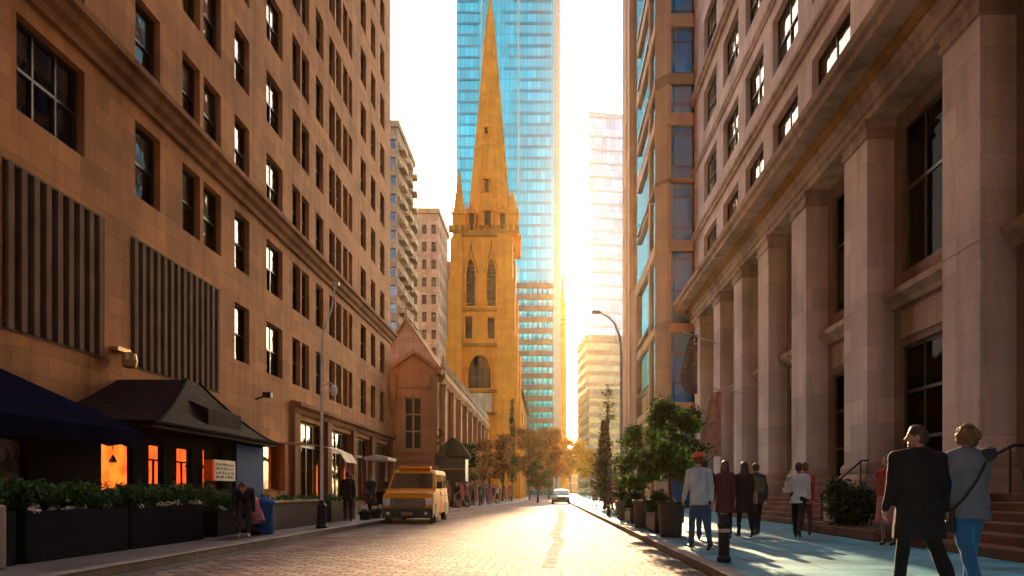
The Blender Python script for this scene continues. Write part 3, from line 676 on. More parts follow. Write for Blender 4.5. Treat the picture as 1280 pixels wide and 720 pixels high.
# ------------------------------------------------------------------ towers behind
def tower(name, label, x0, x1, y0, y1, z, fl, bay, wmat, wr=.62, hr=.55, rz=0, top=None, win='far', cap=100, parts=True):
    t = thing(name, label, 'building', ((x0 + x1) / 2, y0, .1)); cx = (x0 + x1) / 2
    hf, hsd = [], []; wf = []
    nz = int((z - 4) / fl); nx = max(1, int((x1 - x0) / bay)); ny = max(1, int((y1 - y0) / bay))
    bx = (x1 - x0) / nx; by = (y1 - y0) / ny
    for k in range(nz):
        z0 = 3 + k * fl + fl * (1 - hr) / 2
        for i in range(nx): u = x0 + (i + .5) * bx; hf.append((u - bx * wr / 2, u + bx * wr / 2, z0, z0 + fl * hr)); wf.append(((u, y0 + .35, z0), 0, bx * wr, fl * hr))
        for i in range(ny):
            u = y0 + (i + .5) * by; hsd.append((u - by * wr / 2, u + by * wr / 2, z0, z0 + fl * hr))
            wf.append(((x1 - .35, u, z0), R(90), by * wr, fl * hr))
    g = MB(); facade(g, lambda u, v, n: (u, y0 - n, v), x0, x1, .1, z, hf, .45); facade(g, lambda u, v, n: (x1 + n, u, v), y0, y1, .1, z, hsd, .45)
    g.quad((x0, y0, .1), (x0, y1, .1), (x0, y1, z), (x0, y0, z)); g.quad((x0, y0, z), (x1, y0, z), (x1, y1, z), (x0, y1, z)); g.quad((x0, y1, .1), (x1, y1, .1), (x1, y1, z), (x0, y1, z))
    g.build('wall', wmat, t)
    f = MB(); w, h = bx * wr, fl * hr
    wf = [w_ for w_ in wf if in_view(w_[0], 10)]
    wf.sort(key=lambda r: -r[0][2])
    rest = MB(); cache = {}
    for i, (p, rzz, w, h) in enumerate(wf):
        if i < cap:
            ky = (round(w, 2), round(h, 2))
            if ky not in cache:
                f = MB().box(-w / 2, w / 2, 0, .06, 0, h); f.mat(1).box(-.05, .05, -.04, -.002, 0, h).box(-w / 2, w / 2, -.05, -.003, h * .48, h * .52); cache[ky] = f.mesh('window', [M['far_glass'], M['frame']])
            link('window', cache[ky], t, Vector(p) - t.location, rzz)
        else:
            n = len(rest.v); Mx = Matrix.Translation(p) @ Matrix.Rotation(rzz, 4, 'Z')
            rest.v += [tuple(Mx @ Vector(c)) for c in ((-w / 2, 0, 0), (w / 2, 0, 0), (w / 2, 0, h), (-w / 2, 0, h))]; rest.face(range(n, n + 4))
    if rest.v: structure(rest.build('window', M['far_glass'], t), 'stuff')
    MB().box(x0 - .3, x1 + .3, y0 - .3, y1 + .3, z, z + 1.2).build('parapet', top or wmat, t)
    return t
M['far_glass'] = curtain('office_glass', (.16, .15, .14), 1.5, 1.8, .08, .7, (.05, .04, .04), .05)
tw1 = tower('apartment_tower', 'slim tan apartment tower with balconies beside the far corner of the sandstone building', -36, -27, 130, 146, 67, 3.3, 1.8, stone('tan_brick', (.62, .40, .23), .6, .3), .6, .55)
g = MB()
for k in range(19):
    z = 4 + 3.3 * k
    for y in (132.5, 138, 143): MB().box(-26.98, -25.9, y - 1.6, y + 1.6, z, z + .2).box(-25.98, -25.9, y - 1.6, y + 1.6, z + .2, z + 1.1).build('balcony', M['cream'], tw1)
MB().box(-34, -30, 133, 140, 68.2, 71).build('plant_room', M['frame'], tw1)
tower('stone_tower', 'square tan stone tower with a plain rust crown between the apartment tower and the church', -30.5, -24.2, 160, 176, 63, 3.9, 2.1, stone('tan_stone', (.74, .45, .26), .8, .4), .5, .55, top=M['hall'])
tower('brick_tower', 'narrow brown office block squeezed between the stone tower and the church spire', -24.6, -19.0, 175, 190, 56, 3.6, 1.9, stone('brown_brick', (.60, .36, .2), .6, .3), .55, .6)
# the great glass tower behind the church
sk = thing('skyscraper', 'huge turquoise glass skyscraper standing behind the church spire', 'skyscraper', (-14.6, 250, .1))
M['aqua'] = curtain('turquoise_curtain_wall', (.02, .45, .44), 1.55, 3.9, .12, .92, (.01, .22, .22), .09, tilt=.03, vary=.16)
MB().box(-31.6, 2.2, 250, 285, .1, 215).build('curtain_wall', M['aqua'], sk)
M['aqua_band'] = curtain('dark_spandrel', (.01, .22, .24), 3.1, 5, .25, .8, (.05, .2, .3), .05)
M['tan_metal'] = plain('champagne_metal', (.62, .46, .32), .45, .3)
g = MB()
for k in range(54):
    z = 3.5 + 3.9 * k; rr = random.Random(k)
    g.box(-31.0, -23.5 + rr.uniform(-.6, .3), 249.82, 249.99, z, z + .75); g.box(-13.5 + rr.uniform(-2, 3), 1.4, 249.82, 249.99, z, z + .95)
g.build('spandrel_trim', M['aqua_band'], sk)
for x in (-22.9, -10.2): MB().box(x, x + .5, 249.7, 249.99, .1, 214.9).build('vertical_fin', M['tan_metal'], sk)
MB().box(2.21, 4.6, 249.5, 284, .1, 215).build('corner_pier', M['tan_metal'], sk)
M['tan_grid'] = stone('tan_grid', (.36, .24, .15), 3, 3.9)
g = MB()
for k in range(19): g.box(-12, 2.0, 249.4, 249.81, 1.5 + 3.9 * k, 3.3 + 3.9 * k)
for k in range(9): g.box(-12 + 1.72 * k, -11.7 + 1.72 * k, 249.45, 249.8, .1, 74)
g.build('podium_cladding', M['tan_grid'], sk)
ob = thing('slender_tower', 'slender golden shaft with a pointed cap standing alone in the bright gap', 'tower', (6.9, 330, .1))
def sq2(r, z): return [(7.0 - r, 330 - r, z), (7.0 + r, 330 - r, z), (7.0 + r, 330 + r, z), (7.0 - r, 330 + r, z)]
MB().loft([sq2(2.2, .1), sq2(1.9, 70), sq2(1.5, 72), sq2(1.4, 86)]).build('shaft', M['church'], ob)
MB().loft([sq2(1.9, 86), sq2(1.9, 88), sq2(1.2, 89), sq2(.1, 106)]).build('pointed_cap', M['church_dark'], ob)
MB().loft([sq2(2.1, 78), sq2(2.1, 80)]).build('collar', M['church_dark'], ob)
# pale tower, turned a little, and the banded block at its foot
def turned_tower(name, label, x, y, w, d, z, rz, wall, band, fl, bh):
    t = thing(name, label, 'skyscraper', (x, y, .1), rz)
    MB().box(-w / 2, w / 2, 0, d, 0, z).build('curtain_wall', wall, t, world=False)
    g = MB()
    for k in range(int(z / fl)): g.box(-w / 2 - .15, w / 2 + .15, -.15, d + .15, k * fl + fl * .3, k * fl + fl * .3 + bh)
    g.build('floor_trim', band, t, world=False)
    MB().box(-w / 2 - .2, w / 2 + .2, -.2, d + .2, z + .01, z + 2.5).build('parapet', band, t, world=False)
    return t
M['hazed_glass'] = curtain('hazed_glass', (.80, .86, .86), 2, 3.8, .3, .4, (.5, .5, .48), .08)  # haze over the far tower is put into its whitened glass and panels
turned_tower('pale_tower', 'pale hazy glass tower with slanting floor lines beyond the banded glass building', 31, 330, 24, 14, 172, R(10), M['hazed_glass'], plain('hazed_panel', (.80, .80, .76), .6), 6.2, 1.0)
turned_tower('banded_block', 'low cream office block striped with golden floors at the foot of the pale tower', 19.5, 200, 16, 20, 27, R(6), curtain('amber_glass', (.5, .33, .12), 1.6, 3, .2, .5, (.4, .3, .15), .06), M['cream'], 3.0, 1.3)
turned_tower('banded_block', 'taller cream block with golden floors rising behind the low striped one', 21.5, 232, 18, 20, 49, R(6), curtain('amber_glass_dim', (.55, .40, .2), 1.6, 3, .25, .5, (.45, .35, .2), .06), M['cream'], 3.4, 1.5)
turned_tower('distant_block', 'low rust block closing the far end of the street below the bright gap', 2, 380, 46, 20, 12, 0, M['tan_grid'], M['hall'], 4, 1.0)
# ------------------------------------------------------------------ restaurant front
rt = thing('restaurant', 'dark restaurant front with a navy awning, a small mansard roof and lamplit red windows', 'restaurant', (-9, 15, .12))
M['navy'] = plain('navy_canvas', (.005, .007, .022), .95, scale=1.5, spec=.0)
M['mansard'] = stone('dark_shingles', (.026, .012, .012), .3, .16, stain=.4)
M['blackwood'] = plain('black_timber', (.006, .005, .006), .9, spec=.02)
M['bluepanel'] = plain('royal_blue_paint', (.02, .10, .34), .8, spec=.15)
XF = -8.8
def PX(u, v, n): return (XF + n, u, v)
hl = [(8.2, 9.2, .5, 2.15), (10.6, 12.2, .5, 2.15), (14.2, 15.3, .3, 2.25), (15.9, 16.5, 1.0, 2.25), (17.1, 17.8, 1.0, 2.25), (18.4, 19.5, .9, 2.3)]
g = MB(); facade(g, PX, 6, 20.2, .12, 2.6, hl, .12); facade(g, PX, 20.2, 22.3, .12, 2.6, [], .1)
g.quad((XF, 22.3, .12), (XL + .01, 22.3, .12), (XL + .01, 22.3, 2.6), (XF, 22.3, 2.6)); g.quad((XF, 6, .12), (XL + .01, 6, .12), (XL + .01, 6, 2.6), (XF, 6, 2.6)); g.build('front_wall', M['blackwood'], rt)
MB().box(XF + .003, XF + .05, 20.3, 22.2, .2, 2.5).build('blue_panel', M['bluepanel'], rt)
MB().quad((XF, 22.304, .13), (XL + .01, 22.304, .13), (XL + .01, 22.304, 2.58), (XF, 22.304, 2.58)).build('end_panel', M['bluepanel'], rt)
for i, h in enumerate(hl):
    a, b_, c, d = h; w = MB(); x0, x1 = XF - .1, XF - .03
    w.box(x0, x1, a, a + .06, c, d).box(x0, x1, b_ - .06, b_, c, d).box(x0, x1, a + .06, b_ - .06, d - .06, d).box(x0, x1, a + .06, b_ - .06, c, c + .06)
    if b_ - a < .8: w.box(x0 + .01, x1 - .01, a + .06, b_ - .06, d - .4, d - .36).box(x0 + .012, x1 - .012, (a + b_) / 2 - .015, (a + b_) / 2 + .015, c + .06, d - .4)
    o = w.build('door' if i == 2 else 'window', M['blackwood'], rt)
    MB().quad((XF - .06, a, c), (XF - .06, b_, c), (XF - .06, b_, d), (XF - .06, a, d)).build('pane', M['glass'], o)
for a, b_, mt in ((14.6, 16.7, 'glow'), (17.05, 18.3, 'glow_red'), (18.75, 19.6, 'glow_red')):
    MB().box(XF - .75, XF - .7, a - .1, b_ + .3, .9, 2.4).build('lit_room', M[mt], rt)
MB().box(XF - .9, XF - .85, 6.2, 22.2, .2, 2.5).build('dark_interior', M['void'], rt)
g = MB(); n = 12
for k in range(n):
    y0, y1 = 5 + 9.9 * k / n, 5 + 9.9 * (k + 1) / n
    g.quad((XL + .05, y0, 3.75), (XL + .05, y1, 3.75), (-8.35, y1, 2.35), (-8.35, y0, 2.35)); g.quad((-8.35, y0, 2.35), (-8.35, y1, 2.35), (-8.34, y1, 2.08), (-8.34, (y0 + y1) / 2, 2.02), (-8.34, y0, 2.08))
g.quad((XL + .05, 14.9, 3.75), (-8.35, 14.9, 2.35), (-8.35, 14.9, 2.2), (XL + .05, 14.9, 2.7)); g.quad((XL + .05, 5, 3.75), (-8.35, 5, 2.35), (-8.35, 5, 2.2), (XL + .05, 5, 2.7))
o = g.build('awning', M['navy'], rt); m = o.modifiers.new('thick', 'SOLIDIFY'); m.thickness = .02
g = MB(); YA = 19.7
def hip(t):                                          # eaves ring drawn up towards the ridge, slopes a little hollow
    q = t ** .8; k = .9 * t; x = -8.45 - 1.35 * k
    return [(x, 15.45 + (YA - 15.45) * k, 2.66 + 1.5 * t ** 1.35), (x, 22.5 + (YA - 22.5) * k, 2.66 + 1.5 * t ** 1.35), (XL + .004, 22.5 + (YA - 22.5) * k, 2.66 + 1.5 * t ** 1.35), (XL + .004, 15.45 + (YA - 15.45) * k, 2.66 + 1.5 * t ** 1.35)]
g.loft([[(x, y, 2.55) for x, y, z in hip(0)]] + [hip(t / 8) for t in range(9)]); g.build('mansard_roof', M['mansard'], rt)
g = MB()
for a, b_ in ((0, 1), (1, 2), (3, 0)): g.tube([hip(0)[a], hip(0)[b_]], .05, 6)
for a in (0, 1): g.tube([hip(t / 8)[a] for t in range(9)], .045, 6)
g.build('roof_edging', M['blackwood'], rt)
MB().prism([(-8.75, 2.85), (-8.75, 3.3), (-9.3, 3.55), (-9.35, 3.1)], 1, 18.6, 20.6).build('dormer', M['mansard'], rt)
g = MB(); g.tube([(-9.0, 22.2, 4.0), (-8.75, 22.35, 4.15)], .03, 6).box(-8.8, -8.55, 22.25, 22.45, 4.08, 4.24); g.build('spotlight', M['iron'], rt)
sg = thing('menu_board', 'white menu board with dark scribbled lines beside the blue restaurant panel', 'sign', (-8.6, 19.4, .12))
MB().box(-8.72, -8.66, 18.75, 20.0, 1.45, 2.0).build('board', plain('white_board', (.75, .73, .68), .6, var=.05), sg)
g = MB(); rnd = random.Random(5)
for k in range(4):
    u = 18.85
    while u < 19.85:
        d = rnd.uniform(.05, .2); g.box(-8.658, -8.652, u, min(19.9, u + d), 1.52 + .11 * k, 1.56 + .11 * k + rnd.uniform(0, .03)); u += d + rnd.uniform(.03, .1)
g.build('lettering', M['iron'], sg)
for y in (18.85, 19.9): MB().tube([(-8.69, y, .12), (-8.69, y, 1.45)], .025, 6).build('leg', M['iron'], sg)

for y0, x in ((14.9, -9.3), (15.9, -9.35), (17.3, -9.3), (18.2, -9.36), (19.0, -9.3)):   # chairs and tables in silhouette
    g = MB(); g.box(x - .2, x + .2, y0 - .2, y0 + .2, .52, .57).box(x - .2, x - .16, y0 - .2, y0 + .2, .57, 1.35).lathe([(.04, 0), (.04, .4)], (x, y0, .12), 8)
    g.build('chair', M['blackwood'], rt)
    MB().lathe([(.01, .22), (.07, .1), (.075, .06), (.01, .05)], (x + .1, y0 + .35, 1.72), 10).tube([(x + .1, y0 + .35, 2.05), (x + .1, y0 + .35, 2.5)], .01, 5).build('pendant_lamp', M['iron'], rt)
# ------------------------------------------------------------------ foliage
def leaves_mb(g, clumps, n, size, rnd, flat=.5, shell=.0):
    """many small leaf faces spread through clumps (centre, radius xyz)"""
    for _ in range(n):
        c, r = clumps[int(rnd.random() * len(clumps))]
        while True:
            p = Vector((rnd.gauss(0, .52), rnd.gauss(0, .52), rnd.gauss(0, .5)))
            if shell < p.length < 1.5: break
        q = Vector(c) + Vector((p.x * r[0], p.y * r[1], p.z * r[2]))
        nn = (p + Vector((rnd.gauss(0, .8), rnd.gauss(0, .8), rnd.gauss(0, .8) + .5))).normalized()
        a = nn.orthogonal().normalized(); a = Matrix.Rotation(rnd.uniform(0, 6.28), 3, nn) @ a; b = nn.cross(a)
        s = size * rnd.uniform(.6, 1.4)
        g.quad(q - a * s, q - b * s * flat + a * s * .1, q + a * s, q + b * s * flat + a * s * .1)
    return g
LEAF = {'green': leafmat('green_leaves', (.02, .06, .018), (.06, .14, .035)), 'dark': leafmat('dark_green_leaves', (.012, .03, .014), (.035, .07, .025)),
        'gold': leafmat('golden_leaves', (.50, .22, .02), (.85, .50, .07), .6), 'rust': leafmat('rust_leaves', (.20, .06, .025), (.40, .16, .05), .45),
        'brown': leafmat('russet_leaves', (.10, .04, .015), (.42, .20, .05), .4), 'cypress': leafmat('blue_green_leaves', (.015, .04, .03), (.05, .085, .06), .2)}
def tree(name, label, loc, h, r, trunk_h, leaf, n, size, seed, cat='tree', group=None, stems=6, crown_low=None, tr=.07, airy=.3):
    rnd = random.Random(seed); t = thing(name, label, cat, loc, 0, group)
    g = MB(); top = (rnd.uniform(-.1, .1) * r, rnd.uniform(-.1, .1) * r, trunk_h)
    g.tube([(0, 0, 0), (top[0] * .4, top[1] * .4, trunk_h * .5), top, (top[0], top[1], trunk_h + (h - trunk_h) * .55)], [tr * 1.25, tr, tr * .85, tr * .35], 8)
    cl = []
    lo = trunk_h if crown_low is None else crown_low
    nc = stems * 4; cone = leaf == 'cypress'
    for k in range(nc):
        a = rnd.uniform(0, 6.28); q = rnd.random() if not cone else (k + .5) / nc; z = lo + (h - lo) * (.12 + .8 * q)
        w = r * math.sqrt(max(.06, 1 - ((q - .42) / .62) ** 2)) * rnd.uniform(.3, .9); cr = r * rnd.uniform(.18, .5)
        if cone: w = r * (1.05 - q) * rnd.uniform(.1, .45); cr = r * (.25 + .75 * (1 - q)) * rnd.uniform(.5, .8)
        c = (w * math.cos(a), w * math.sin(a), z); cl.append((c, (cr, cr, cr * (rnd.uniform(.55, .9) if not cone else 1.5))))
        if k % 3 == 0: g.tube([(top[0], top[1], trunk_h * rnd.uniform(.75, 1)), (c[0] * .5, c[1] * .5, z * .55 + trunk_h * .45), c], [tr * .55, tr * .35, tr * .12], 6)
    g.build('trunk', M['bark'], t, world=False)
    leaves_mb(MB(), cl, n, size, rnd, shell=airy).build('crown', LEAF[leaf], t, world=False)
    return t
def pot(loc, r0, r1, h, mat, label, group=None):
    t = thing('plant_pot', label, 'plant pot', loc, 0, group)
    MB().lathe([(r0, 0), (r0 * 1.05, .03), (r1, h * .9), (r1 * 1.12, h * .91), (r1 * 1.12, h), (r1 * .95, h), (r1 * .93, h * .9), (.01, h * .9)], (0, 0, 0), 24).build('body', mat, t, world=False)
    MB().lathe([(r1 * .92, h * .905), (.01, h * .93)], (0, 0, 0), 16).build('soil', M['bark'], t, world=False)
    return t
M['darkpot'] = plain('charcoal_planter', (.025, .027, .032), .55)
def at_ground(x, y): 
    d = F_PX * 1.03 / (y - HY); return ((x - VX) / F_PX * d, d, .12)
pot((2.85, 16.6, .12), .24, .29, .82, M['darkpot'], 'tall round charcoal pot under the bushiest kerbside tree')
tree('potted_tree', 'bushiest dark green kerbside tree, in the tall round charcoal pot', (2.85, 16.6, .86), 2.5, .66, .75, 'green', 6500, .05, 21, crown_low=.15, tr=.035)
pot((2.75, 20.6, .12), .24, .29, .8, M['darkpot'], 'round charcoal pot under the second kerbside tree')
tree('potted_tree', 'second kerbside tree, with a loose crown, standing just beyond the bushiest one', (2.75, 20.6, .84), 2.35, .8, .8, 'green', 6000, .055, 33, crown_low=.3, tr=.035)
pot((2.85, 26.5, .12), .24, .29, .7, M['darkpot'], 'round charcoal pot under the smallest kerbside tree')
tree('potted_tree', 'smallest kerbside tree, low and dense, next to the curved street lamp', (2.85, 26.5, .74), 1.9, .7, .6, 'dark', 4500, .055, 46, crown_low=.05, tr=.035)
tree('potted_tree', 'broad dark tree close to the columns behind the bushiest kerbside tree', (4.6, 24.5, .12), 3.9, 1.0, 1.5, 'dark', 6000, .06, 58, tr=.05)
tree('cypress', 'slim conical blue green evergreen standing before the pale tower', (3.4, 43, .12), 5.6, 1.0, .5, 'cypress', 7000, .085, 64, stems=7, crown_low=.3, tr=.08, airy=.1)
tree('street_tree', 'thin tree with sparse upright twigs rising behind the conical evergreen', (4.2, 50, .12), 8.6, .8, 5.6, 'dark', 260, .1, 65, tr=.09)
for i, (x, y, d, h, r, lf, n, lab) in enumerate([
    (662, 0, 92, 9.6, 2.3, 'brown', 11000, 'russet street tree under the edge of the glass skyscraper'),
    (686, 0, 98, 10.2, 2.4, 'rust', 11000, 'deep rust coloured street tree left dark against the bright gap'.replace('left ', '')),
    (714, 0, 168, 14, 4.2, 'gold', 12000, 'glowing golden street tree straight under the bright gap'),
    (738, 0, 172, 11.5, 3.6, 'gold', 9000, 'small golden street tree at the foot of the striped cream block'),
    (694, 0, 180, 15.5, 4.0, 'gold', 11000, 'tall golden street tree beyond the church, beside the slender golden shaft'),
    (640, 0, 82, 12.5, .75, 'cypress', 4500, 'slender dark tree standing tight against the church buttress'),
    (628, 0, 80, 7.5, 1.8, 'brown', 6500, 'russet tree with a thin crown in front of the church door'),
    (604, 0, 70, 6.2, 1.4, 'brown', 5000, 'russet tree in front of the farthest arches of the gabled hall'),
    (585, 0, 60, 5.6, 1.0, 'dark', 3500, 'dark green tree before the middle arches of the gabled hall'),
    (566, 0, 52, 4.6, .8, 'dark', 3500, 'dark green round tree just beyond the yellow van'),
    (549, 0, 53, 6.0, .45, 'brown', 1800, 'thin russet tree at the corner of the gabled hall'),
    (672, 0, 70, 4.2, 1.2, 'dark', 3000, 'low dark green tree in front of the russet street trees')]):
    X = (x - VX) / F_PX * d
    tree('street_tree', lab, (X, d, .1), h, r, h * .3, lf, n, (.26 if d > 150 else .14 if d > 75 else .1) if lf != 'cypress' else .1, 100 + i, tr=.1 if r > 1 else .06, crown_low=h * (.28 if lf != 'cypress' else .1), airy=.15)
# big round shrub by the steps
rnd = random.Random(9); sh = thing('shrub', 'big round dark shrub between the two flights of brown steps', 'shrub', (7.3, 17.2, .12))
MB().tube([(0, 0, 0), (.03, .02, .5), (.02, 0, .9)], [.06, .05, .02]).build('stem', M['bark'], sh, world=False)
cl = [((rnd.uniform(-.4, .4), rnd.uniform(-.35, .35), rnd.uniform(.35, 1.15)), (rnd.uniform(.22, .36),) * 3) for _ in range(18)]
leaves_mb(MB(), cl, 6500, .055, rnd).build('foliage', LEAF['dark'], sh, world=False)
bd = thing('planting_bed', 'low dark stone planting bed under the round shrub', 'planter', (7.6, 17, .12))
bevel(MB().box(6.75, 8.4, 14.9, 19.6, .12, .34).build('edging', M['step'], bd), .015); MB().box(6.85, 8.3, 15.0, 19.5, .341, .37).build('soil', M['bark'], bd)
# planters on the restaurant side
M['planter_navy'] = plain('slate_blue_planter', (.010, .014, .026), .9, bump=.1, spec=.02)
M['planter_brown'] = plain('brown_planter', (.05, .028, .027), .75, bump=.1, spec=.25)
M['white_petal'] = leafmat('white_petals', (.6, .58, .55), (.8, .78, .74), .3)
def planter(label, x0, x1, y0, y1, h, mat, hedge, flowers, seed, rim=None, hh=.36):
    rnd = random.Random(seed); t = thing('planter', label, 'planter', ((x0 + x1) / 2, (y0 + y1) / 2, .12))
    w = .05; g = MB(); z0, z1 = .12, .12 + h
    g.box(x0, x0 + w, y0, y1, z0, z1).box(x1 - w, x1, y0, y1, z0, z1).box(x0 + w, x1 - w, y0, y0 + w, z0, z1).box(x0 + w, x1 - w, y1 - w, y1, z0, z1); g.build('box', mat, t)
    MB().box(x0 + w + .001, x1 - w - .001, y0 + w + .001, y1 - w - .001, z0 + .02, z1 - .05).build('soil', M['bark'], t)
    if rim: MB().box(x0 - .04, x1 + .04, y0 - .04, y1 + .04, z1 + .002, z1 + .06).build('rim', rim, t)
    n = int((y1 - y0) / .16)
    hd = thing('hedge' if hedge > 2000 else 'flower_bed', ('clipped green hedge growing in the ' if hedge > 2000 else 'low green plants growing in the ') + label, 'hedge' if hedge > 2000 else 'plant', ((x0 + x1) / 2, (y0 + y1) / 2, z1 - .05))
    cl = [((rnd.uniform(x0 + .12, x1 - .12), y0 + .1 + (y1 - y0 - .2) * (k + rnd.random()) / n, z1 + rnd.uniform(0, hh)), (.16, .16, .13)) for k in range(n * 3 // 2)] + [((x1 - .14, y0 + .1 + (y1 - y0 - .2) * k / n, z1 + hh * .6), (.13, .13, hh * .55)) for k in range(n)]
    leaves_mb(MB(), cl, hedge, .04, rnd).build('foliage', LEAF['green'], hd)
    if flowers:
        cl = [((x1 - rnd.uniform(-.02, .12), rnd.uniform(y0 + .1, y1 - .1), z1 + rnd.uniform(0, .07)), (.07, .09, .05)) for _ in range(int(flowers / 18))]
        leaves_mb(MB(), cl, flowers, .022, rnd, .8).build('white_blossom', M['white_petal'], hd)
for i, (y0, y1, lb_) in enumerate(((7.6, 10.1, 'slate blue planter hard by the pale stone cabinet'), (10.3, 12.8, 'slate blue planter in front of the navy awning'), (12.9, 15.6, 'slate blue planter in front of the lamplit red windows'))):
    planter(lb_, -8.15, -7.45, y0, y1, .76, M['planter_navy'], 4600, 170, 40 + i)
planter('brown planter with a pale rim beside the street lamp', -7.9, -7.3, 19.2, 23.2, .74, M['planter_brown'], 1800, 150, 50, M['cream'], .14)
planter('small slate planter with bright leaves beside the menu board', -8.2, -7.6, 16.6, 18.6, .6, M['planter_navy'], 3600, 160, 51)
planter('brown planter beside the shop windows, past the street lamp', -7.9, -7.35, 24.5, 27.6, .7, M['planter_brown'], 1500, 150, 52, None, .14)
cb = thing('cabinet', 'pale stone street cabinet with a dark knob at the end of the slate planters', 'cabinet', (-7.8, 10.2, .12))
cb.location = (-7.25, 8.9, .12)
bevel(MB().box(-7.85, -7.2, 8.55, 9.6, .12, .98).build('body', stone('pale_cabinet_stone', (.42, .38, .36), 3, 3), cb), .03)
MB().lathe([(.05, -.001), (.06, .02), (.03, .05), (.01, .06)], (0, 0, 0), 10).xf(Matrix.Translation((-7.4, 8.549, .62)) @ Matrix.Rotation(R(90), 4, 'X')).build('knob', M['iron'], cb)
for k, (x, y) in enumerate(((-6.75, 26.6), (-6.7, 28.2))):
    pot((x, y, .12), .16, .2, .3, M['darkpot'], ('low dark pot of white flowers on the pavement before the brown planter', 'low dark pot of white flowers close to the yellow van')[k])
    rnd = random.Random(70 + k); f = thing('flowers', ('white flowers in the pot before the brown planter', 'white flowers in the pot close to the yellow van')[k], 'flowers', (x, y, .38))
    leaves_mb(MB(), [((rnd.uniform(-.14, .14), rnd.uniform(-.14, .14), rnd.uniform(.05, .22)), (.07,) * 3) for _ in range(9)], 420, .028, rnd, .7).build('petals', M['white_petal'], f, world=False)
    leaves_mb(MB(), [((0, 0, .05), (.18, .18, .08))], 300, .035, rnd).build('leaves', LEAF['green'], f, world=False)
# ------------------------------------------------------------------ street furniture
M['palesteel'] = plain('pale_painted_steel', (.80, .76, .70), .4)
lp = thing('street_lamp', 'tall slim street lamp with a curved arm in front of the sandstone building', 'street lamp', (-6.45, 20.6, .12))
g = MB(); g.lathe([(.16, 0), (.17, .05), (.13, .12), (.12, .6), (.14, .64), (.09, .72), (.075, .8)], (0, 0, 0), 14); g.build('base', M['iron'], lp, world=False)
MB().tube([(0, 0, .78), (0, 0, 3), (0, 0, 5.1), (.03, 0, 5.5), (.16, 0, 5.95), (.28, 0, 6.25), (.34, 0, 6.6), (.38, 0, 6.95)], [.05, .042, .036, .034, .03, .028, .025, .022], 10).build('pole', M['palesteel'], lp, world=False)
MB().tube([(0, 0, 4.05), (.2, 0, 4.15), (.34, 0, 4.1)], .02, 6).build('bracket', M['steel'], lp, world=False)
MB().lathe([(.02, .0), (.1, -.06), (.12, -.2), (.08, -.3), (.01, -.32)], (.34, 0, 4.1), 12).build('lamp_globe', plain('frosted_globe', (.7, .66, .58), .3), lp, world=False)
MB().box(.3, .5, -.07, .07, 6.93, 7.02).build('lamp_head', M['steel'], lp, world=False)
lp = thing('street_lamp', 'street lamp arching out over the road among the kerbside trees', 'street lamp', (2.8, 27.2, .12))
MB().lathe([(.16, 0), (.17, .05), (.13, .12), (.12, .6), (.09, .72), (.07, .8)], (0, 0, 0), 14).build('base', M['iron'], lp, world=False)
MB().tube([(0, 0, .78), (0, 0, 3.5), (0, 0, 6.4), (-.06, 0, 6.9), (-.25, 0, 7.4), (-.5, 0, 7.65), (-.82, 0, 7.82)], [.065, .055, .05, .045, .04, .035, .03], 10).build('pole', M['steel'], lp, world=False)
bevel(MB().box(-1.1, -.78, -.09, .09, 7.76, 7.88).build('lamp_head', M['steel'], lp, world=False), .03)
for lab, x, y in (('short black bollard on the blue green paving near the kerb', 2.6, 10.6), ('black bollard at the kerb beyond the round charcoal pots', 2.6, 30.5)):
    b = thing('bollard', lab, 'bollard', (x, y, .12), 0, 'kerb bollards')
    MB().lathe([(.1, 0), (.105, .02), (.105, .06), (.085, .09), (.08, .5), (.095, .52), (.095, .56), (.08, .58), (.082, .64), (.06, .70), (.02, .72)], (0, 0, 0), 18).build('post', M['iron'], b, world=False)
    MB().lathe([(.086, .44), (.09, .445), (.09, .485), (.085, .49)], (0, 0, 0), 18).build('band', M['steel'], b, world=False)
for lab, x, y, wh in (('navy litter bin marked with a white arrowhead beside the brown planter', -7.0, 17.7, 1),):
    b = thing('litter_bin', lab, 'litter bin', (x, y, .12))
    bevel(MB().lathe([(.25, 0), (.27, .03), (.28, .72), (.3, .74), (.3, .8), (.2, .88), (.05, .9)], (0, 0, 0), 20).build('body', M['bluepanel'], b, world=False), .01)
    g = MB(); g.prism([(-.12, .28), (.12, .28), (.05, .46), (0, .62), (-.05, .46)], 1, -.30, -.285); g.build('white_mark', plain('white_enamel', (.75, .75, .75), .5, var=.03), b, world=False)
# awnings / stall canopies by the shops
cn = thing('shop_canopy', 'cream tube framed canopy over the shop door beside the yellow van', 'canopy', (-8.6, 31, .12))
g = MB(); pts = [(-11.45, 3.25), (-10.2, 3.2), (-9.2, 3.05), (-8.6, 2.8), (-8.35, 2.4)]
for y0 in (30.2,):
    for p, q in zip(pts, pts[1:]): g.quad((p[0], 29.9, p[1]), (q[0], 29.9, q[1]), (q[0], 31.7, q[1]), (p[0], 31.7, p[1]))
o = g.build('canopy_cloth', plain('cream_canvas', (.66, .56, .42), .8), cn); o.modifiers.new('t', 'SOLIDIFY').thickness = .03
for y in (29.92, 31.68): MB().tube([(-8.38, y, .12), (-8.38, y, 2.42)], .03, 8).build('post', M['steel'], cn)
sl_ = thing('stall_roof', 'small white stall with a flat awning roof behind the yellow van', 'stall', (-8.6, 37, .12))
MB().box(-9.2, -8.0, 36.2, 38.2, 2.75, 2.9).prism([(-9.2, 2.9), (-8.0, 2.9), (-8.6, 3.05)], 1, 36.2, 38.2).build('awning', plain('white_canvas', (.62, .56, .5), .8), sl_)
MB().box(-9.05, -8.15, 36.4, 38.0, .12, 1.15).build('counter', M['blackwood'], sl_)
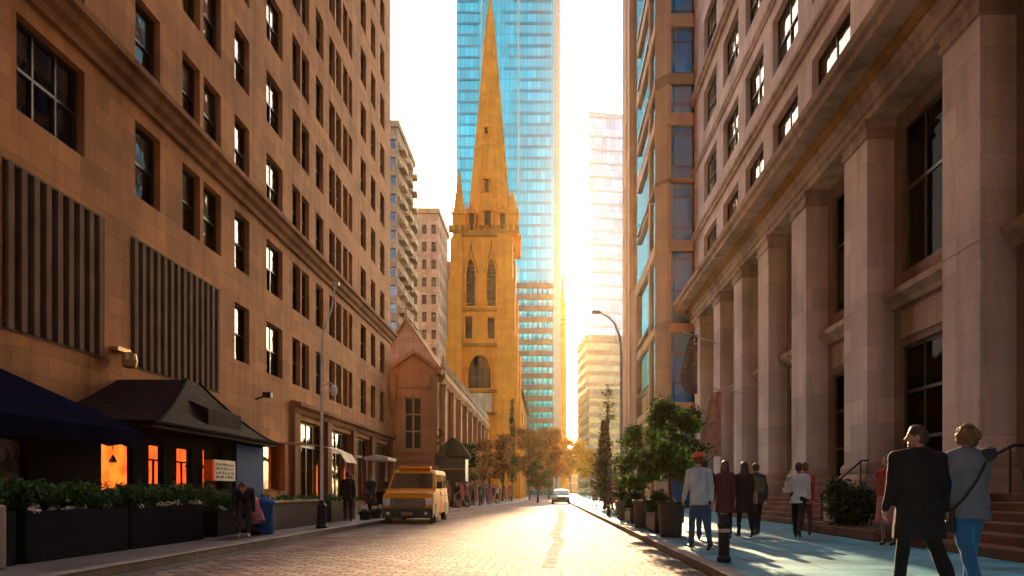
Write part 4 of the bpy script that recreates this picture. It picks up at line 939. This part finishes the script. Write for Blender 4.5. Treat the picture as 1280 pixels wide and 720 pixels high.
for x in (-9.1, -8.1):
    for y in (36.3, 38.1): MB().tube([(x, y, .12), (x, y, 2.75)], .03, 6).build('post', M['steel'], sl_)
kk = thing('kiosk', 'dark green news kiosk with a domed roof in front of the gabled hall', 'kiosk', (-6.6, 52, .12))
bevel(MB().box(-7.6, -5.7, 50.2, 52, .12, 3.5).build('body', plain('bottle_green_paint', (.02, .05, .04), .45), kk), .03)
MB().lathe([(1.3, 0), (1.3, .15), (1.0, .6), (.5, 1.2), (.1, 1.5)], (-6.65, 51.1, 3.5), 16).build('roof', M['cypress_roof'] if 'cypress_roof' in M else plain('verdigris_roof', (.012, .03, .02), .9, spec=.1), kk)
MB().box(-7.3, -6.0, 50.15, 50.197, 1.3, 2.6).build('hatch', M['iron'], kk); MB().box(-7.55, -5.75, 49.9, 50.19, 2.7, 2.78).build('shelf', M['gold_trim'], kk)
# kerbside low planters with bicycles' worth of shrubs
for lab, x, y, sd_ in (('low black planter trough of dark shrubs in front of the second kerbside tree', 2.95, 18.7, 1), ('low black planter trough of dark shrubs at the foot of the curved street lamp', 2.95, 24.0, 2)):
    t = thing('planter', lab, 'planter', (x, y, .12)); rnd = random.Random(80 + sd_)
    bevel(MB().box(-.28, .28, -.8, .8, .06, .5).build('trough', M['darkpot'], t, world=False), .02)
    for q in (-.6, .6): MB().box(-.22, .22, q - .06, q + .06, 0, .06).build('foot', M['iron'], t, world=False)
    s = thing('shrub', 'dark shrubs spilling from the ' + lab.split('of dark shrubs ')[1].join(['trough ', '']), 'shrub', (x, y, .58))
    leaves_mb(MB(), [((rnd.uniform(-.2, .2), rnd.uniform(-.7, .7), rnd.uniform(.0, .45)), (.2, .24, .2)) for _ in range(14)], 2600, .05, rnd).build('foliage', LEAF['dark'], s, world=False)

# ------------------------------------------------------------------ vehicles
M['taxi'] = plain('taxi_yellow_paint', (.88, .33, .002), .45, var=.05, spec=.08)
M['tyre'] = plain('rubber', (.015, .015, .016), .8); M['chrome'] = plain('bright_metal', (.6, .6, .6), .2, .9); M['plastic'] = plain('black_plastic', (.02, .02, .022), .5)
M['vglass'] = glass('windscreen_glass', refl=.9)
M['lens'] = plain('lamp_lens', (.7, .7, .68), .12)
def wheel(root, x, y, r, w, s):
    M4 = Matrix.Translation((x, y, r)) @ Matrix.Rotation(R(90), 4, 'Y')
    o = MB().lathe([(r * .62, -w / 2), (r * .93, -w / 2), (r, -w * .32), (r, w * .32), (r * .93, w / 2), (r * .62, w / 2)], (0, 0, 0), 24).xf(M4).build('wheel', M['tyre'], root, world=False)
    MB().lathe([(r * .61, -w * .3), (r * .61, w * .3), (r * .5, w * .36 * s), (r * .12, w * .42 * s), (r * .1, w * .5 * s), (.005, w * .5 * s)], (0, 0, 0), 20).xf(M4).build('rim', M['chrome'], o, world=False)
def vehicle(name, label, cat, loc, rz, prof, hw, tum, paint, wheels, r, glass_f, sides, lamps, van):
    """prof: (y, z) side outline, nose towards -Y; hw half width; tum: how far the sides lean in above the waist"""
    t = thing(name, label, cat, loc, rz)
    waist = 1.12 if van else .86; top = max(z for _, z in prof)
    def X(z): return hw - (0 if z < waist else tum * ((z - waist) / (top - waist)) ** 1.2) - (.06 * max(0, (.4 - z) / .4))
    g = MB(); g.smooth = False; n = 8; rings = []
    for k in range(n + 1):
        s = -1 + 2 * k / n; rings.append([(s * X(z) , y + (.05 * s * s if y < prof_mid else -.04 * s * s), z - .035 * s ** 4) for y, z in prof])
    g.loft(rings); o = g.build('body', paint, t, world=False); bevel(o, .06, 3)
    for y in wheels:
        for s in (-1, 1):
            wheel(t, s * (hw - .1), y, r, .21, s)
            a = [(y + (r + .07) * math.cos(R(q)), r + (r + .07) * math.sin(R(q))) for q in range(0, 181, 15)]
            MB().prism(a + [(y - r - .07, .22), (y + r + .07, .22)], 0, s * (hw - .22), s * (hw + .006)).build('wheel_arch', M['plastic'], t, world=False)
    for (y0, z0), (y1, z1), ins in glass_f:                # windscreen and rear window lie on the sloping body
        d = Vector((0, y1 - y0, z1 - z0)).normalized(); nrm = Vector((0, -d.z, d.y)) if y0 < prof_mid else Vector((0, d.z, -d.y))
        if nrm.y * (1 if y0 > prof_mid else -1) < 0: nrm = -nrm
        e = nrm * .012; b_ = nrm * -.01
        p = [Vector((s * (X(z) - ins), y, z)) for s, y, z in ((-1, y0, z0), (1, y0, z0), (1, y1, z1), (-1, y1, z1))]
        MB().loft([[q + b_ for q in p], [q + e for q in p]]).build('windscreen' if y0 < prof_mid else 'rear_window', M['vdark'], t, world=False)
    for poly in sides:
        for s in (-1, 1):
            MB().loft([[(s * (X(z) - .02), y, z) for y, z in poly], [(s * (X(z) + .008), y, z) for y, z in poly]]).build('side_window', M['vdark'], t, world=False)
    return t
M['vdark'] = plain('tinted_screen', (.012, .018, .025), .05, spec=.8, coat=1, var=.05)
prof = [(0, .32), (-.03, .55), (.02, .95), (.10, 1.1), (.75, 1.25), (1.45, 1.92), (1.75, 2.03), (4.6, 2.05), (4.75, 1.95), (4.8, .6), (4.78, .34)]
prof_mid = 2.5
vn = vehicle('van', 'yellow van with a black bumper parked at the kerb by the shops', 'van', (-5.08, 26.2, 0), R(1), prof, .93, .14, M['taxi'], (.85, 3.9), .34,
             [((.80, 1.30), (1.40, 1.86), .11)], [[(1.1, 1.32), (2.15, 1.32), (2.15, 1.82), (1.55, 1.82)], [(2.3, 1.32), (3.4, 1.32), (3.4, 1.84), (2.3, 1.84)], [(3.55, 1.32), (4.5, 1.32), (4.45, 1.84), (3.55, 1.84)]], None, True)
def part(root, name, mat, g, bv=0):
    o = g.build(name, mat, root, world=False)
    return bevel(o, bv) if bv else o
part(vn, 'bumper', M['plastic'], MB().box(-.93, .93, -.13, .14, .2, .56), .04)
part(vn, 'grille', M['plastic'], MB().box(-.62, .62, -.055, .05, .60, .92), .02)
g = MB()
for k in range(4): g.box(-.58, .58, -.07, -.058, .64 + .07 * k, .66 + .07 * k)
part(vn, 'grille_trim', M['chrome'], g)
for s in (-1, 1):
    part(vn, 'headlight', M['lens'], MB().box(*sorted((s * .64, s * .90)), -.035, .1, .66, .92), .03)
    part(vn, 'fog_light', M['lens'], MB().lathe([(.06, 0), (.06, .03), (.01, .035)], (0, 0, 0), 12).xf(Matrix.Translation((s * .68, -.13, .38)) @ Matrix.Rotation(R(90), 4, 'X')))
    part(vn, 'side_mirror', M['plastic'], MB().box(*sorted((s * .92, s * 1.12)), 1.02, 1.14, 1.28, 1.55).box(*sorted((s * .86, s * .95)), 1.05, 1.1, 1.3, 1.36), .02)
    part(vn, 'door_handle', M['plastic'], MB().box(*sorted((s * .925, s * .955)), 1.95, 2.12, 1.08, 1.12))
part(vn, 'number_plate', M['blind'], MB().box(-.2, .2, -.145, -.131, .3, .42))
g = MB()
for s in (-1, 1):
    for y in (2.22, 3.47): g.box(*sorted((s * .922, s * .934)), y - .012, y + .012, .42, 1.28)
    g.box(*sorted((s * .922, s * .934)), 2.3, 4.6, 1.0, 1.02)
g.box(-.75, .75, .09, .1, 1.085, 1.1)
part(vn, 'door_seam_groove', M['plastic'], g)
part(vn, 'roof_visor', M['taxi'], MB().box(-.6, .6, 1.55, 1.9, 2.03, 2.14), .03)
part(vn, 'wiper', M['plastic'], MB().tube([(-.4, .84, 1.36), (.05, 1.0, 1.50)], .012, 5).tube([(.2, .84, 1.36), (.62, 1.0, 1.50)], .012, 5))
prof = [(0, .30), (-.03, .5), (.05, .72), (.95, .88), (1.7, 1.32), (2.1, 1.42), (3.0, 1.40), (3.75, .98), (4.4, .92), (4.45, .5), (4.42, .3)]
prof_mid = 2.2
cr = vehicle('car', 'pale teal saloon car coming up the road beneath the golden trees', 'car', (1.32, 68, 0), 0, prof, .88, .2, plain('pale_teal_paint', (.22, .30, .29), .4, var=.04, coat=.5), (.85, 3.5), .31,
             [((1.02, .93), (1.66, 1.29), .1)], [[(1.45, .95), (2.3, .95), (2.3, 1.3), (1.85, 1.3)], [(2.4, .95), (3.35, .95), (3.0, 1.3), (2.4, 1.3)]], None, False)
part(cr, 'bumper', M['plastic'], MB().box(-.86, .86, -.1, .1, .2, .42), .03); part(cr, 'grille', M['plastic'], MB().box(-.4, .4, -.05, .05, .46, .62), .02)
for s in (-1, 1): part(cr, 'headlight', M['lens'], MB().box(*sorted((s * .48, s * .82)), -.02, .1, .52, .68), .03); part(cr, 'side_mirror', M['plastic'], MB().box(*sorted((s * .86, s * 1.0)), 1.4, 1.5, .95, 1.08), .02)
part(cr, 'number_plate', M['blind'], MB().box(-.22, .22, -.115, -.101, .28, .38))
# ------------------------------------------------------------------ people
from mathutils import noise
def hash_of(t): return (sum(ord(ch_) * (i_ + 1) for i_, ch_ in enumerate(t)) % 997) * .37
def cloth(name, col): return plain(name, col, .85, var=.12, scale=6)
SKIN = plain('skin', (.46, .25, .17), .5, var=.05); SKIN2 = plain('brown_skin', (.20, .10, .065), .5, var=.05)
HAIR = {'brown': plain('brown_hair', (.07, .035, .018), .6, scale=30, var=.4), 'auburn': plain('auburn_hair', (.20, .085, .03), .6, scale=30, var=.4), 'black': plain('black_hair', (.012, .01, .01), .5, scale=30, var=.3)}
CL = {k: cloth(k + '_cloth', c) for k, c in dict(black=(.005, .005, .007), charcoal=(.04, .04, .045), navy=(.02, .028, .06), denim=(.035, .10, .21), blue=(.035, .16, .36), grey=(.17, .19, .24), pale_blue=(.42, .54, .60), white=(.68, .66, .63),
      red=(.42, .04, .035), rose=(.50, .16, .17), rust=(.30, .10, .05), tan=(.38, .26, .16), olive=(.10, .11, .06), cream=(.62, .54, .42), maroon=(.13, .025, .03), teal=(.05, .20, .23)).items()}
SHOE = plain('shoe_leather', (.03, .022, .02), .4); WHITE_SHOE = plain('white_trainers', (.6, .6, .58), .6); EYE = plain('eye', (.03, .02, .02), .15); HATRED = cloth('orange_red_felt', (.62, .09, .02))
def remesh(g, name, mat, root, vox, smooth=4):
    o = g.build(name, mat, root, world=False)
    m = o.modifiers.new('r', 'REMESH'); m.mode = 'VOXEL'; m.voxel_size = vox; m.use_smooth_shade = True
    if smooth: m = o.modifiers.new('s', 'SMOOTH'); m.iterations = smooth; m.factor = .5
    dg = bpy.context.evaluated_depsgraph_get(); me = bpy.data.meshes.new_from_object(o.evaluated_get(dg))
    o.modifiers.clear(); old = o.data; o.data = me; bpy.data.meshes.remove(old)
    if not me.materials: me.materials.append(mat)
    if mat.name.endswith('_cloth') or mat.name.endswith('_hair'):   # folds of the cloth, locks of the hair
        hs = mat.name.endswith('_hair'); fq, am = (34, .006) if hs else (9, .011); sd_ = hash_of(root['label'] + name)
        nv = len(me.vertices); P = np.empty(nv * 3); me.vertices.foreach_get('co', P); P = P.reshape(nv, 3); Q = np.empty(nv * 3); me.vertex_normals.foreach_get('vector', Q); Q = Q.reshape(nv, 3)
        rs = np.random.RandomState(int(sd_ * 100)); d = np.zeros(nv)
        for q in range(14):
            w = rs.normal(size=3) * fq * (1 + q * .16) * (np.array([1, 1, .55]) if not hs else np.array([1.3, 1.3, .5])); d += np.sin(P @ w + rs.uniform(0, 6.28) + 1.5 * np.sin(P @ w[::-1] * .4)) / (1 + q * .1)
        P = P + Q * (d * am * .24)[:, None]; me.vertices.foreach_set('co', P.reshape(-1)); me.update()
    for p in me.polygons: p.use_smooth = True; p.material_index = 0
    me.name = name
    return o
def ell(c, ax, rx, ry, k=14):
    """ring round c square to ax, wide rx across and ry deep"""
    ax = Vector(ax).normalized(); x = Vector((1, 0, 0)); y = ax.cross(x).normalized(); x = y.cross(ax)
    return [Vector(c) + x * rx * math.cos(t) + y * ry * math.sin(t) for t in (2 * math.pi * i / k for i in range(k))]
def person(label, loc, face, H=1.72, top='black', kind='jacket', bottom='navy', bkind='trousers', hair=('brown', 'short'), hat=None, shoes=SHOE, step=.25, arms=(.3, -.3), elbow=.35, lean=.04, side=0.0,
           turn=0.0, build=1.0, vox=.02, woman=False, skin=None, group=None, knee=None, hands=False, squat=0.0, abd=.075):
    """facing +Y before the turn FACE (radians about z). step: how far the legs are apart; lean: the trunk bends forward"""
    s = H / 1.75; skin = skin or SKIN
    t = thing('person', label, 'person', loc, face, group)
    legs = []
    for sx, a in ((-1, step), (1, -step)):
        k = (.12 if a > 0 else .38 * abs(a) / .3) + (knee or 0)
        a += squat; kk = k + squat * 1.9
        hip = Vector((sx * .088, 0, 0)); kn = hip + Vector((sx * .01, .43 * math.sin(a), -.43 * math.cos(a))); an = kn + Vector((0, .41 * math.sin(a - kk), -.41 * math.cos(a - kk)))
        legs.append((hip, kn, an, a - kk))
    low = min(l[2].z for l in legs); hz = .085 - low
    legs = [tuple(p + Vector((0, 0, hz)) for p in l[:3]) + (l[3],) for l in legs]
    HC = Vector((0, -lean * .10, hz)); T = Matrix.Rotation(side, 3, 'Y') @ Matrix.Rotation(-lean, 3, 'X')
    def tr(x, y, h): return HC + T @ Vector((x, y, h))
    ax = T @ Vector((0, 0, 1)); b = build; sw = (.155 if woman else .178) * b
    def trunk(g, e=0.0, lo=-.06, flare=0.0):
        pr = [(-.06, .155 + flare, .105 + flare), (.04, .165 + flare * .7, .115 + flare * .7), (.16, .14 + flare * .3, .10 + flare * .2), (.28, .142, .105), (.40, .158, .115), (.47, .142, .098), (.53, .085, .07), (.56, .055, .06)]
        if lo < -.06: pr = [(lo, .175 + flare * 1.3, .125 + flare)] + pr
        g.loft([ell(tr(0, 0, h), ax, (rx * b + e), (ry * b + e)) for h, rx, ry in pr])
    arm = []
    for sx, a in ((-1, arms[0]), (1, arms[1])):
        sh = tr(sx * sw, 0, .475); u = T @ Vector((sx * math.sin(abd) * 1.0, math.sin(a), -math.cos(a))).normalized(); el = sh + u * .29
        ea = a + elbow; v = (T @ Vector((sx * .04, math.sin(ea), -math.cos(ea)))).normalized(); wr = el + v * .25; arm.append((sh, el, wr, v, sx))
    HT = T @ Matrix.Rotation(turn, 3, 'Z') @ Matrix.Rotation(-.06 + lean * .6, 3, 'X'); hc = tr(0, .015, .70)
    def hd(x, y, z): return hc + HT @ Vector((x, y, z))
    # the body: one skin surface from head to ankles
    g = MB(); trunk(g, -.02)
    g.cap(tr(0, 0, .52), hc + HT @ Vector((0, -.015, -.06)), .058, .054)
    g.ball(hc, .074, .094, .105, 16, 12, HT); g.ball(hd(0, .022, -.055), .056, .066, .06, 12, 8, HT)
    g.cap(hd(0, .088, .012), hd(0, .112, -.022), .011, .016, 8); g.cap(hd(-.02, .083, -.066), hd(.02, .083, -.066), .011, .011, 8); g.cap(hd(-.03, .082, .032), hd(.03, .082, .032), .011, .011, 8)
    g.ball(hd(0, .075, -.098), .026, .022, .02, 8, 6, HT)
    for sx in (-1, 1): g.ball(hd(sx * .077, -.008, -.01), .012, .024, .034, 8, 6, HT)
    for hip, kn, an, fa in legs:
        g.cap(hip, kn, .078 * b, .05 * b); g.cap(kn, an, .05 * b, .034); g.cap(an, an + Vector((0, .13, -.055)), .032, .026)
    for sh, el, wr, v, sx in arm:
        g.cap(sh, el, .046 * b, .036); g.cap(el, wr, .036, .025)
        n = Vector((sx, 0, 0)) - v * v.x * sx; n.normalize(); f = v.cross(n).normalized()
        if f.y < 0: f = -f
        pm = wr + v * .075
        for q in range(4): o_ = (q - 1.5) * .017; g.cap(wr + v * .015 + f * o_ * .6, pm + f * o_, .018, .013, 8)
        for q in range(4):
            o_ = (q - 1.5) * (.021 if hands else .019); ln = (.062, .072, .076, .066)[q] if f.y > 0 else .07; p0 = pm + f * o_; p1 = p0 + (v * .9 - n * .25).normalized() * ln * .55; p2 = p1 + (v * .6 - n * .75).normalized() * ln * .5
            g.cap(p0, p1, .0095, .0088, 7); g.cap(p1, p2, .0088, .0075, 7)
        th = wr + v * .03 + f * .028; g.cap(th, th + (v * .7 + f * .6).normalized() * .035, .013, .011, 7); g.cap(th + (v * .7 + f * .6).normalized() * .035, th + (v * .7 + f * .6).normalized() * .035 + (v * .95 - n * .2).normalized() * .028, .011, .008, 7)
    bo = remesh(g, 'body', skin, t, vox * (.42 if hands else .6), 3 if hands else 2)
    if hands:
        for sx in (-1, 1): MB().ball(hd(sx * .031, .083, .012), .012, .01, .009, 10, 8, HT).build('eye', EYE, bo, world=False)
    # clothes
    g = MB(); e = .028 if kind in ('jacket', 'coat') else .016
    trunk(g, e, {'jacket': -.16, 'coat': -.36, 'shirt': -.12}[kind], .02 if kind == 'coat' else .0)
    for sh, el, wr, v, sx in arm:
        g.cap(tr(sx * sw * .55, 0, .49), sh, .07 * b + e * .5, .062 * b + e * .4); g.cap(sh, el, .056 * b + e * .6, .046 * b + e * .5)
        if kind != 'shirt' or True: g.cap(el, wr - v * (.0 if kind != 'shirt' else .03), .046 * b + e * .45, .035 + e * .35)
    if kind != 'shirt': g.loft([ell(tr(0, -.005, h), ax, r, r) for h, r in ((.5, .09), (.555, .078), (.59, .07))])
    # drape: a few soft folds at hem and elbow
    for q in range(5): a = q * 1.3; g.cap(tr(.12 * math.cos(a), .09 * math.sin(a), .0), tr(.15 * math.cos(a) + .02, .11 * math.sin(a), .34), .035 + e, .02, 8)
    remesh(g, kind if kind != 'shirt' else 'shirt', CL[top], t, vox * .75, 4 if vox > .015 else 6)
    g = MB()
    if bkind == 'skirt':
        g.loft([ell(tr(0, 0, .1), ax, .15 * b, .115 * b), ell(HC + Vector((0, 0, 0)), (0, 0, 1), .185 * b, .15 * b), ell(HC + Vector((0, .01, -.3)), (0, 0, 1), .215 * b, .2 * b), ell(HC + Vector((0, .01, -.5)), (0, 0, 1), .24 * b, .24 * b)])
    else:
        g.loft([ell(tr(0, 0, h), ax, rx * b, ry * b) for h, rx, ry in ((.14, .152, .112), (.04, .17, .122), (-.06, .172, .12))])
        for hip, kn, an, fa in legs:
            d = (an - kn).normalized(); g.cap(hip, kn, .095 * b, .066 * b); g.cap(kn, an - d * .03, .066 * b, .055 * b)
    remesh(g, bkind, CL[bottom], t, vox * .75, 4)
    for hip, kn, an, fa in legs:
        F = Matrix.Rotation(max(-.9, min(.5, fa * .9)), 3, 'X'); g = MB()
        g.cap(an + Vector((0, 0, .01)), an + F @ Vector((0, .02, -.035)), .046, .045); g.cap(an + F @ Vector((0, -.045, -.045)), an + F @ Vector((0, .16, -.052)), .038, .034)
        remesh(g, 'shoe', shoes, t, .014, 2)
    hcol, style = hair; g = MB()
    if style == 'short': g.ball(hd(0, -.014, .03), .084, .098, .098, 14, 10, HT); g.ball(hd(0, -.036, -.02), .082, .075, .075, 12, 8, HT)
    elif style == 'long':
        g.ball(hd(0, -.02, .025), .086, .098, .1, 14, 10, HT); g.loft([ell(hd(0, -.055, z), HT @ Vector((0, 0, 1)), w, d) for z, w, d in ((.04, .085, .06), (-.08, .10, .06), (-.2, .11, .05), (-.3, .08, .03))])
    elif style == 'bob':
        rr = random.Random(4)
        for k in range(46):
            u = Vector((rr.gauss(0, 1), rr.gauss(0, 1), rr.gauss(0, 1))).normalized()
            if u.y > .45 and u.z < .45: continue
            g.ball(hd(u.x * .088, u.y * .095 - .025, u.z * .098 + .018), rr.uniform(.032, .05), None, None, 8, 6)
        g.ball(hd(0, -.03, .02), .10, .10, .11, 14, 10, HT)
    else: g.ball(hd(0, -.018, .025), .082, .094, .095, 14, 10, HT); g.ball(hd(0, -.1, .07), .05, None, None, 10, 8)
    remesh(g, 'hair', HAIR[hcol], t, max(.008, vox * .5), 2)
    if hat:
        g = MB(); g.loft([ell(hd(0, -.01, z), HT @ Vector((0, 0, 1)), r, r * 1.15) for z, r in ((.045, .098), (.08, .1), (.115, .085), (.135, .04))]); g.loft([ell(hd(0, .02, z), HT @ Vector((0, 0, 1)), r, r * 1.2) for z, r in ((.04, .135), (.055, .13))])
        remesh(g, 'hat', hat, t, .012, 1)
    t['_'] = 0; del t['_']
    return t, dict(tr=tr, hd=hd, arm=arm, HC=HC, T=T, hz=hz)
away = R(0)
# the two walkers close to the camera
m1, k = person('man in a black coat walking away with his head turned to the street', (3.84, 7.45, .12), R(4), 1.84, 'black', 'coat', 'black', hair=('brown', 'short'), step=.28, arms=(.16, -.2), elbow=.25, turn=R(62), build=1.24, vox=.017, hands=True, abd=.12, lean=.02)
m2, k = person('woman with a round cap of auburn hair in a grey jacket and blue jeans', (4.44, 7.6, .12), R(-3), 1.63, 'grey', 'jacket', 'blue', hair=('auburn', 'bob'), step=-.26, arms=(-.15, .3), elbow=.5, woman=True, build=1.13, vox=.017, hands=True, shoes=WHITE_SHOE, lean=.03)
tr_ = k['tr']; g = MB()
p = [tr_(.17, -.03, .50), tr_(.10, -.155, .40), tr_(.0, -.165, .22), tr_(-.12, -.155, .05), tr_(-.19, -.08, -.06), tr_(-.205, .02, -.06)]
g.tube(p, .022, 8, (1, .5)).tube([tr_(.17, -.03, .50), tr_(.15, .06, .47), tr_(.08, .155, .36), tr_(-.08, .16, .12), tr_(-.205, .02, -.06)], .022, 8, (1, .5))
o = g.build('bag_strap', M['plastic'], m2, world=False); bevel(MB().loft([ell(tr_(-.21, .0, z), (0, 0, 1), .05, .12) for z in (-.06, -.12, -.26, -.3)]).build('shoulder_bag', M['plastic'], m2, world=False), .015)
g = MB(); g.loft([ell(tr_(.19, -.04, z), (0, 0, 1), r, r * .85) for z, r in ((.44, .04), (.48, .085), (.53, .10), (.58, .075), (.60, .02))]); remesh(g, 'hood', CL['charcoal'], m2, .012, 3)
# along the blue green pavement
ps = [('man in an orange red cap, pale blue shirt and jeans walking by the kerb', (2.72, 12.9, .12), .1, 1.62, dict(top='pale_blue', kind='shirt', bottom='denim', hat=HATRED, step=.24, turn=-.5)),
      ('man in a black jacket and jeans just beyond the orange red cap', (3.35, 15.4, .12), -.2, 1.74, dict(top='black', kind='jacket', bottom='denim', step=.2, hair=('black', 'short'))),
      ('woman with long black hair in a maroon coat beyond the kerb bollard', (4.0, 16.2, .12), 3.0, 1.62, dict(top='maroon', kind='coat', bottom='black', hair=('black', 'long'), step=.1, woman=True, skin=SKIN2)),
      ('woman with long black hair all in black walking up the pavement', (4.55, 16.6, .12), .05, 1.70, dict(top='black', kind='coat', bottom='black', hair=('black', 'long'), step=.2, woman=True)),
      ('man in a charcoal jacket walking close beside the woman all in black', (5.05, 17.4, .12), .1, 1.74, dict(top='charcoal', kind='jacket', bottom='black', step=-.22)),
      ('man in a white shirt and black trousers striding towards the steps', (5.65, 16.2, .12), -.5, 1.70, dict(top='white', kind='shirt', bottom='black', step=.36, elbow=1.0, build=1.12, lean=.1)),
      ('woman in red walking right next to the man in the white shirt'.replace('right ', ''), (6.05, 16.9, .12), -.4, 1.66, dict(top='red', kind='jacket', bottom='maroon', step=-.25, woman=True, hair=('auburn', 'short'))),
      ('woman in a rose dress and red jacket standing by the round shrub', (6.62, 14.0, .12), 2.4, 1.62, dict(top='red', kind='jacket', bottom='rose', bkind='skirt', step=.05, woman=True, hair=('brown', 'long'))),
      ('person in a dark top bending down over the small slate planter', (-6.95, 16.5, .12), R(200), 1.66, dict(top='navy', kind='jacket', bottom='charcoal', lean=1.25, step=.06, arms=(.6, .5), shoes=WHITE_SHOE)),
      ('person in a rose top crouching on the pavement beside the navy litter bin', (-6.9, 17.05, .12), R(60), 1.6, dict(top='rose', kind='shirt', bottom='grey', squat=1.2, lean=.5, step=.03, arms=(.7, .6))),
      ('man in black standing before the shop windows past the street lamp', (-7.0, 25.3, .12), .4, 1.7, dict(top='black', kind='jacket', bottom='black', step=.08)),
      ('tall man in a charcoal coat standing beside the yellow van', (-6.95, 28.4, .12), 2.8, 1.84, dict(top='charcoal', kind='coat', bottom='black', step=.1)),
      ('woman in an olive jacket waiting under the cream canopy', (-8.0, 29.4, .12), 1.8, 1.66, dict(top='olive', kind='jacket', bottom='navy', step=.05, woman=True, hair=('brown', 'long')))]
for lab, loc, f, H, kw in ps:
    q, k = person(lab, loc, f, H, vox=.022, **kw); T_ = k['tr']
    if 'charcoal jacket walking' in lab: bevel(MB().loft([ell(T_(0, -.19, z), (0, 0, 1), w, .075) for z, w in ((.08, .13), (.12, .15), (.36, .145), (.46, .10))]).build('backpack', CL['olive'], q, world=False), .02)
    if 'all in black' in lab and 'woman with' in lab or 'maroon coat' in lab:
        wr = k['arm'][1][1]; bevel(MB().loft([ell(wr + Vector((.03, 0, z)), (0, 0, 1), .05, w) for z, w in ((-.1, .11), (-.14, .14), (-.32, .15), (-.36, .14))]).tube([wr + Vector((.03, -.08, -.1)), wr + Vector((.02, -.03, .0)), wr + Vector((.02, .03, .0)), wr + Vector((.03, .08, -.1))], .008, 5).build('handbag', CL['tan'], q, world=False), .012)
# the farther crowds: a few figures built once, copied with clothes of their own
protos = [person('x', (0, 0, -50), 0, 1.72, 'black', 'jacket', 'navy', step=.2, vox=.035)[0], person('x', (0, 0, -50), 0, 1.64, 'black', 'coat', 'navy', hair=('brown', 'long'), step=.12, vox=.035, woman=True)[0],
          person('x', (0, 0, -50), 0, 1.76, 'black', 'shirt', 'navy', step=-.3, vox=.035, elbow=.8)[0], person('x', (0, 0, -50), 0, 1.62, 'black', 'shirt', 'navy', bkind='skirt', hair=('black', 'short'), step=.1, vox=.035, woman=True)[0]]
TOPS = ['black', 'rust', 'white', 'navy', 'maroon', 'tan', 'grey', 'red', 'olive', 'cream', 'teal', 'rose']; BOT = ['black', 'denim', 'charcoal', 'tan', 'navy']
nm = {'jacket': 'jacket', 'coat': 'coat', 'shirt': 'shirt'}
used = set(); rnd = random.Random(12)
def crowd(n, where, grp, spot):
    for i in range(n):
        while True:
            k = rnd.randrange(4); a = rnd.choice(TOPS); b_ = rnd.choice(BOT)
            if (k, a, b_, grp) not in used and a != b_: used.add((k, a, b_, grp)); break
        q = protos[k]; kd = ['jacket', 'coat', 'shirt', 'shirt'][k]; bk = ['trousers', 'trousers', 'trousers', 'skirt'][k]
        who = ['man', 'long haired woman', 'striding man', 'woman'][k]
        c = copy_thing(q, where(i), rnd.uniform(0, 6.28), f'{who} in a {a.replace("_", " ")} {kd} and {b_} {bk} {spot}', group=grp)
        sc_ = rnd.uniform(.94, 1.05); c.scale = (sc_,) * 3
        for ch_ in c.children:
            m_ = {'jacket': a, 'coat': a, 'shirt': a, 'trousers': b_, 'skirt': b_}.get(ch_.name.split('.')[0])
            if m_: ch_.material_slots[0].link = 'OBJECT'; ch_.material_slots[0].material = CL[m_]
def kerb_x(y):
    for (a, y0), (b_, y1) in zip(KL, KL[1:]):
        if y0 <= y <= y1: return a + (b_ - a) * (y - y0) / (y1 - y0)
def w1(i): y = 36 + 26 * (i / 22) + rnd.uniform(-.6, .6); return (kerb_x(y) - .3 - rnd.random() ** 1.5 * 1.7, y, .12)
def w2(i): y = 28 + 24 * (i / 12) + rnd.uniform(-.6, .6); return (2.9 + rnd.random() * 1.6, y, .12)
def w3(i): y = 66 + 18 * (i / 6); return (kerb_x(y) - .4 - rnd.random() * 1.2, y, .12)
crowd(23, w1, 'crowd on the pavement before the gabled hall', 'before the gabled hall')
crowd(12, w2, 'people under the kerbside trees', 'under the kerbside trees')
crowd(7, w3, 'people at the church end of the street', 'down by the church')
def drop(o):
    for ch_ in list(o.children): drop(ch_)
    bpy.data.objects.remove(o)
for q in protos: drop(q)
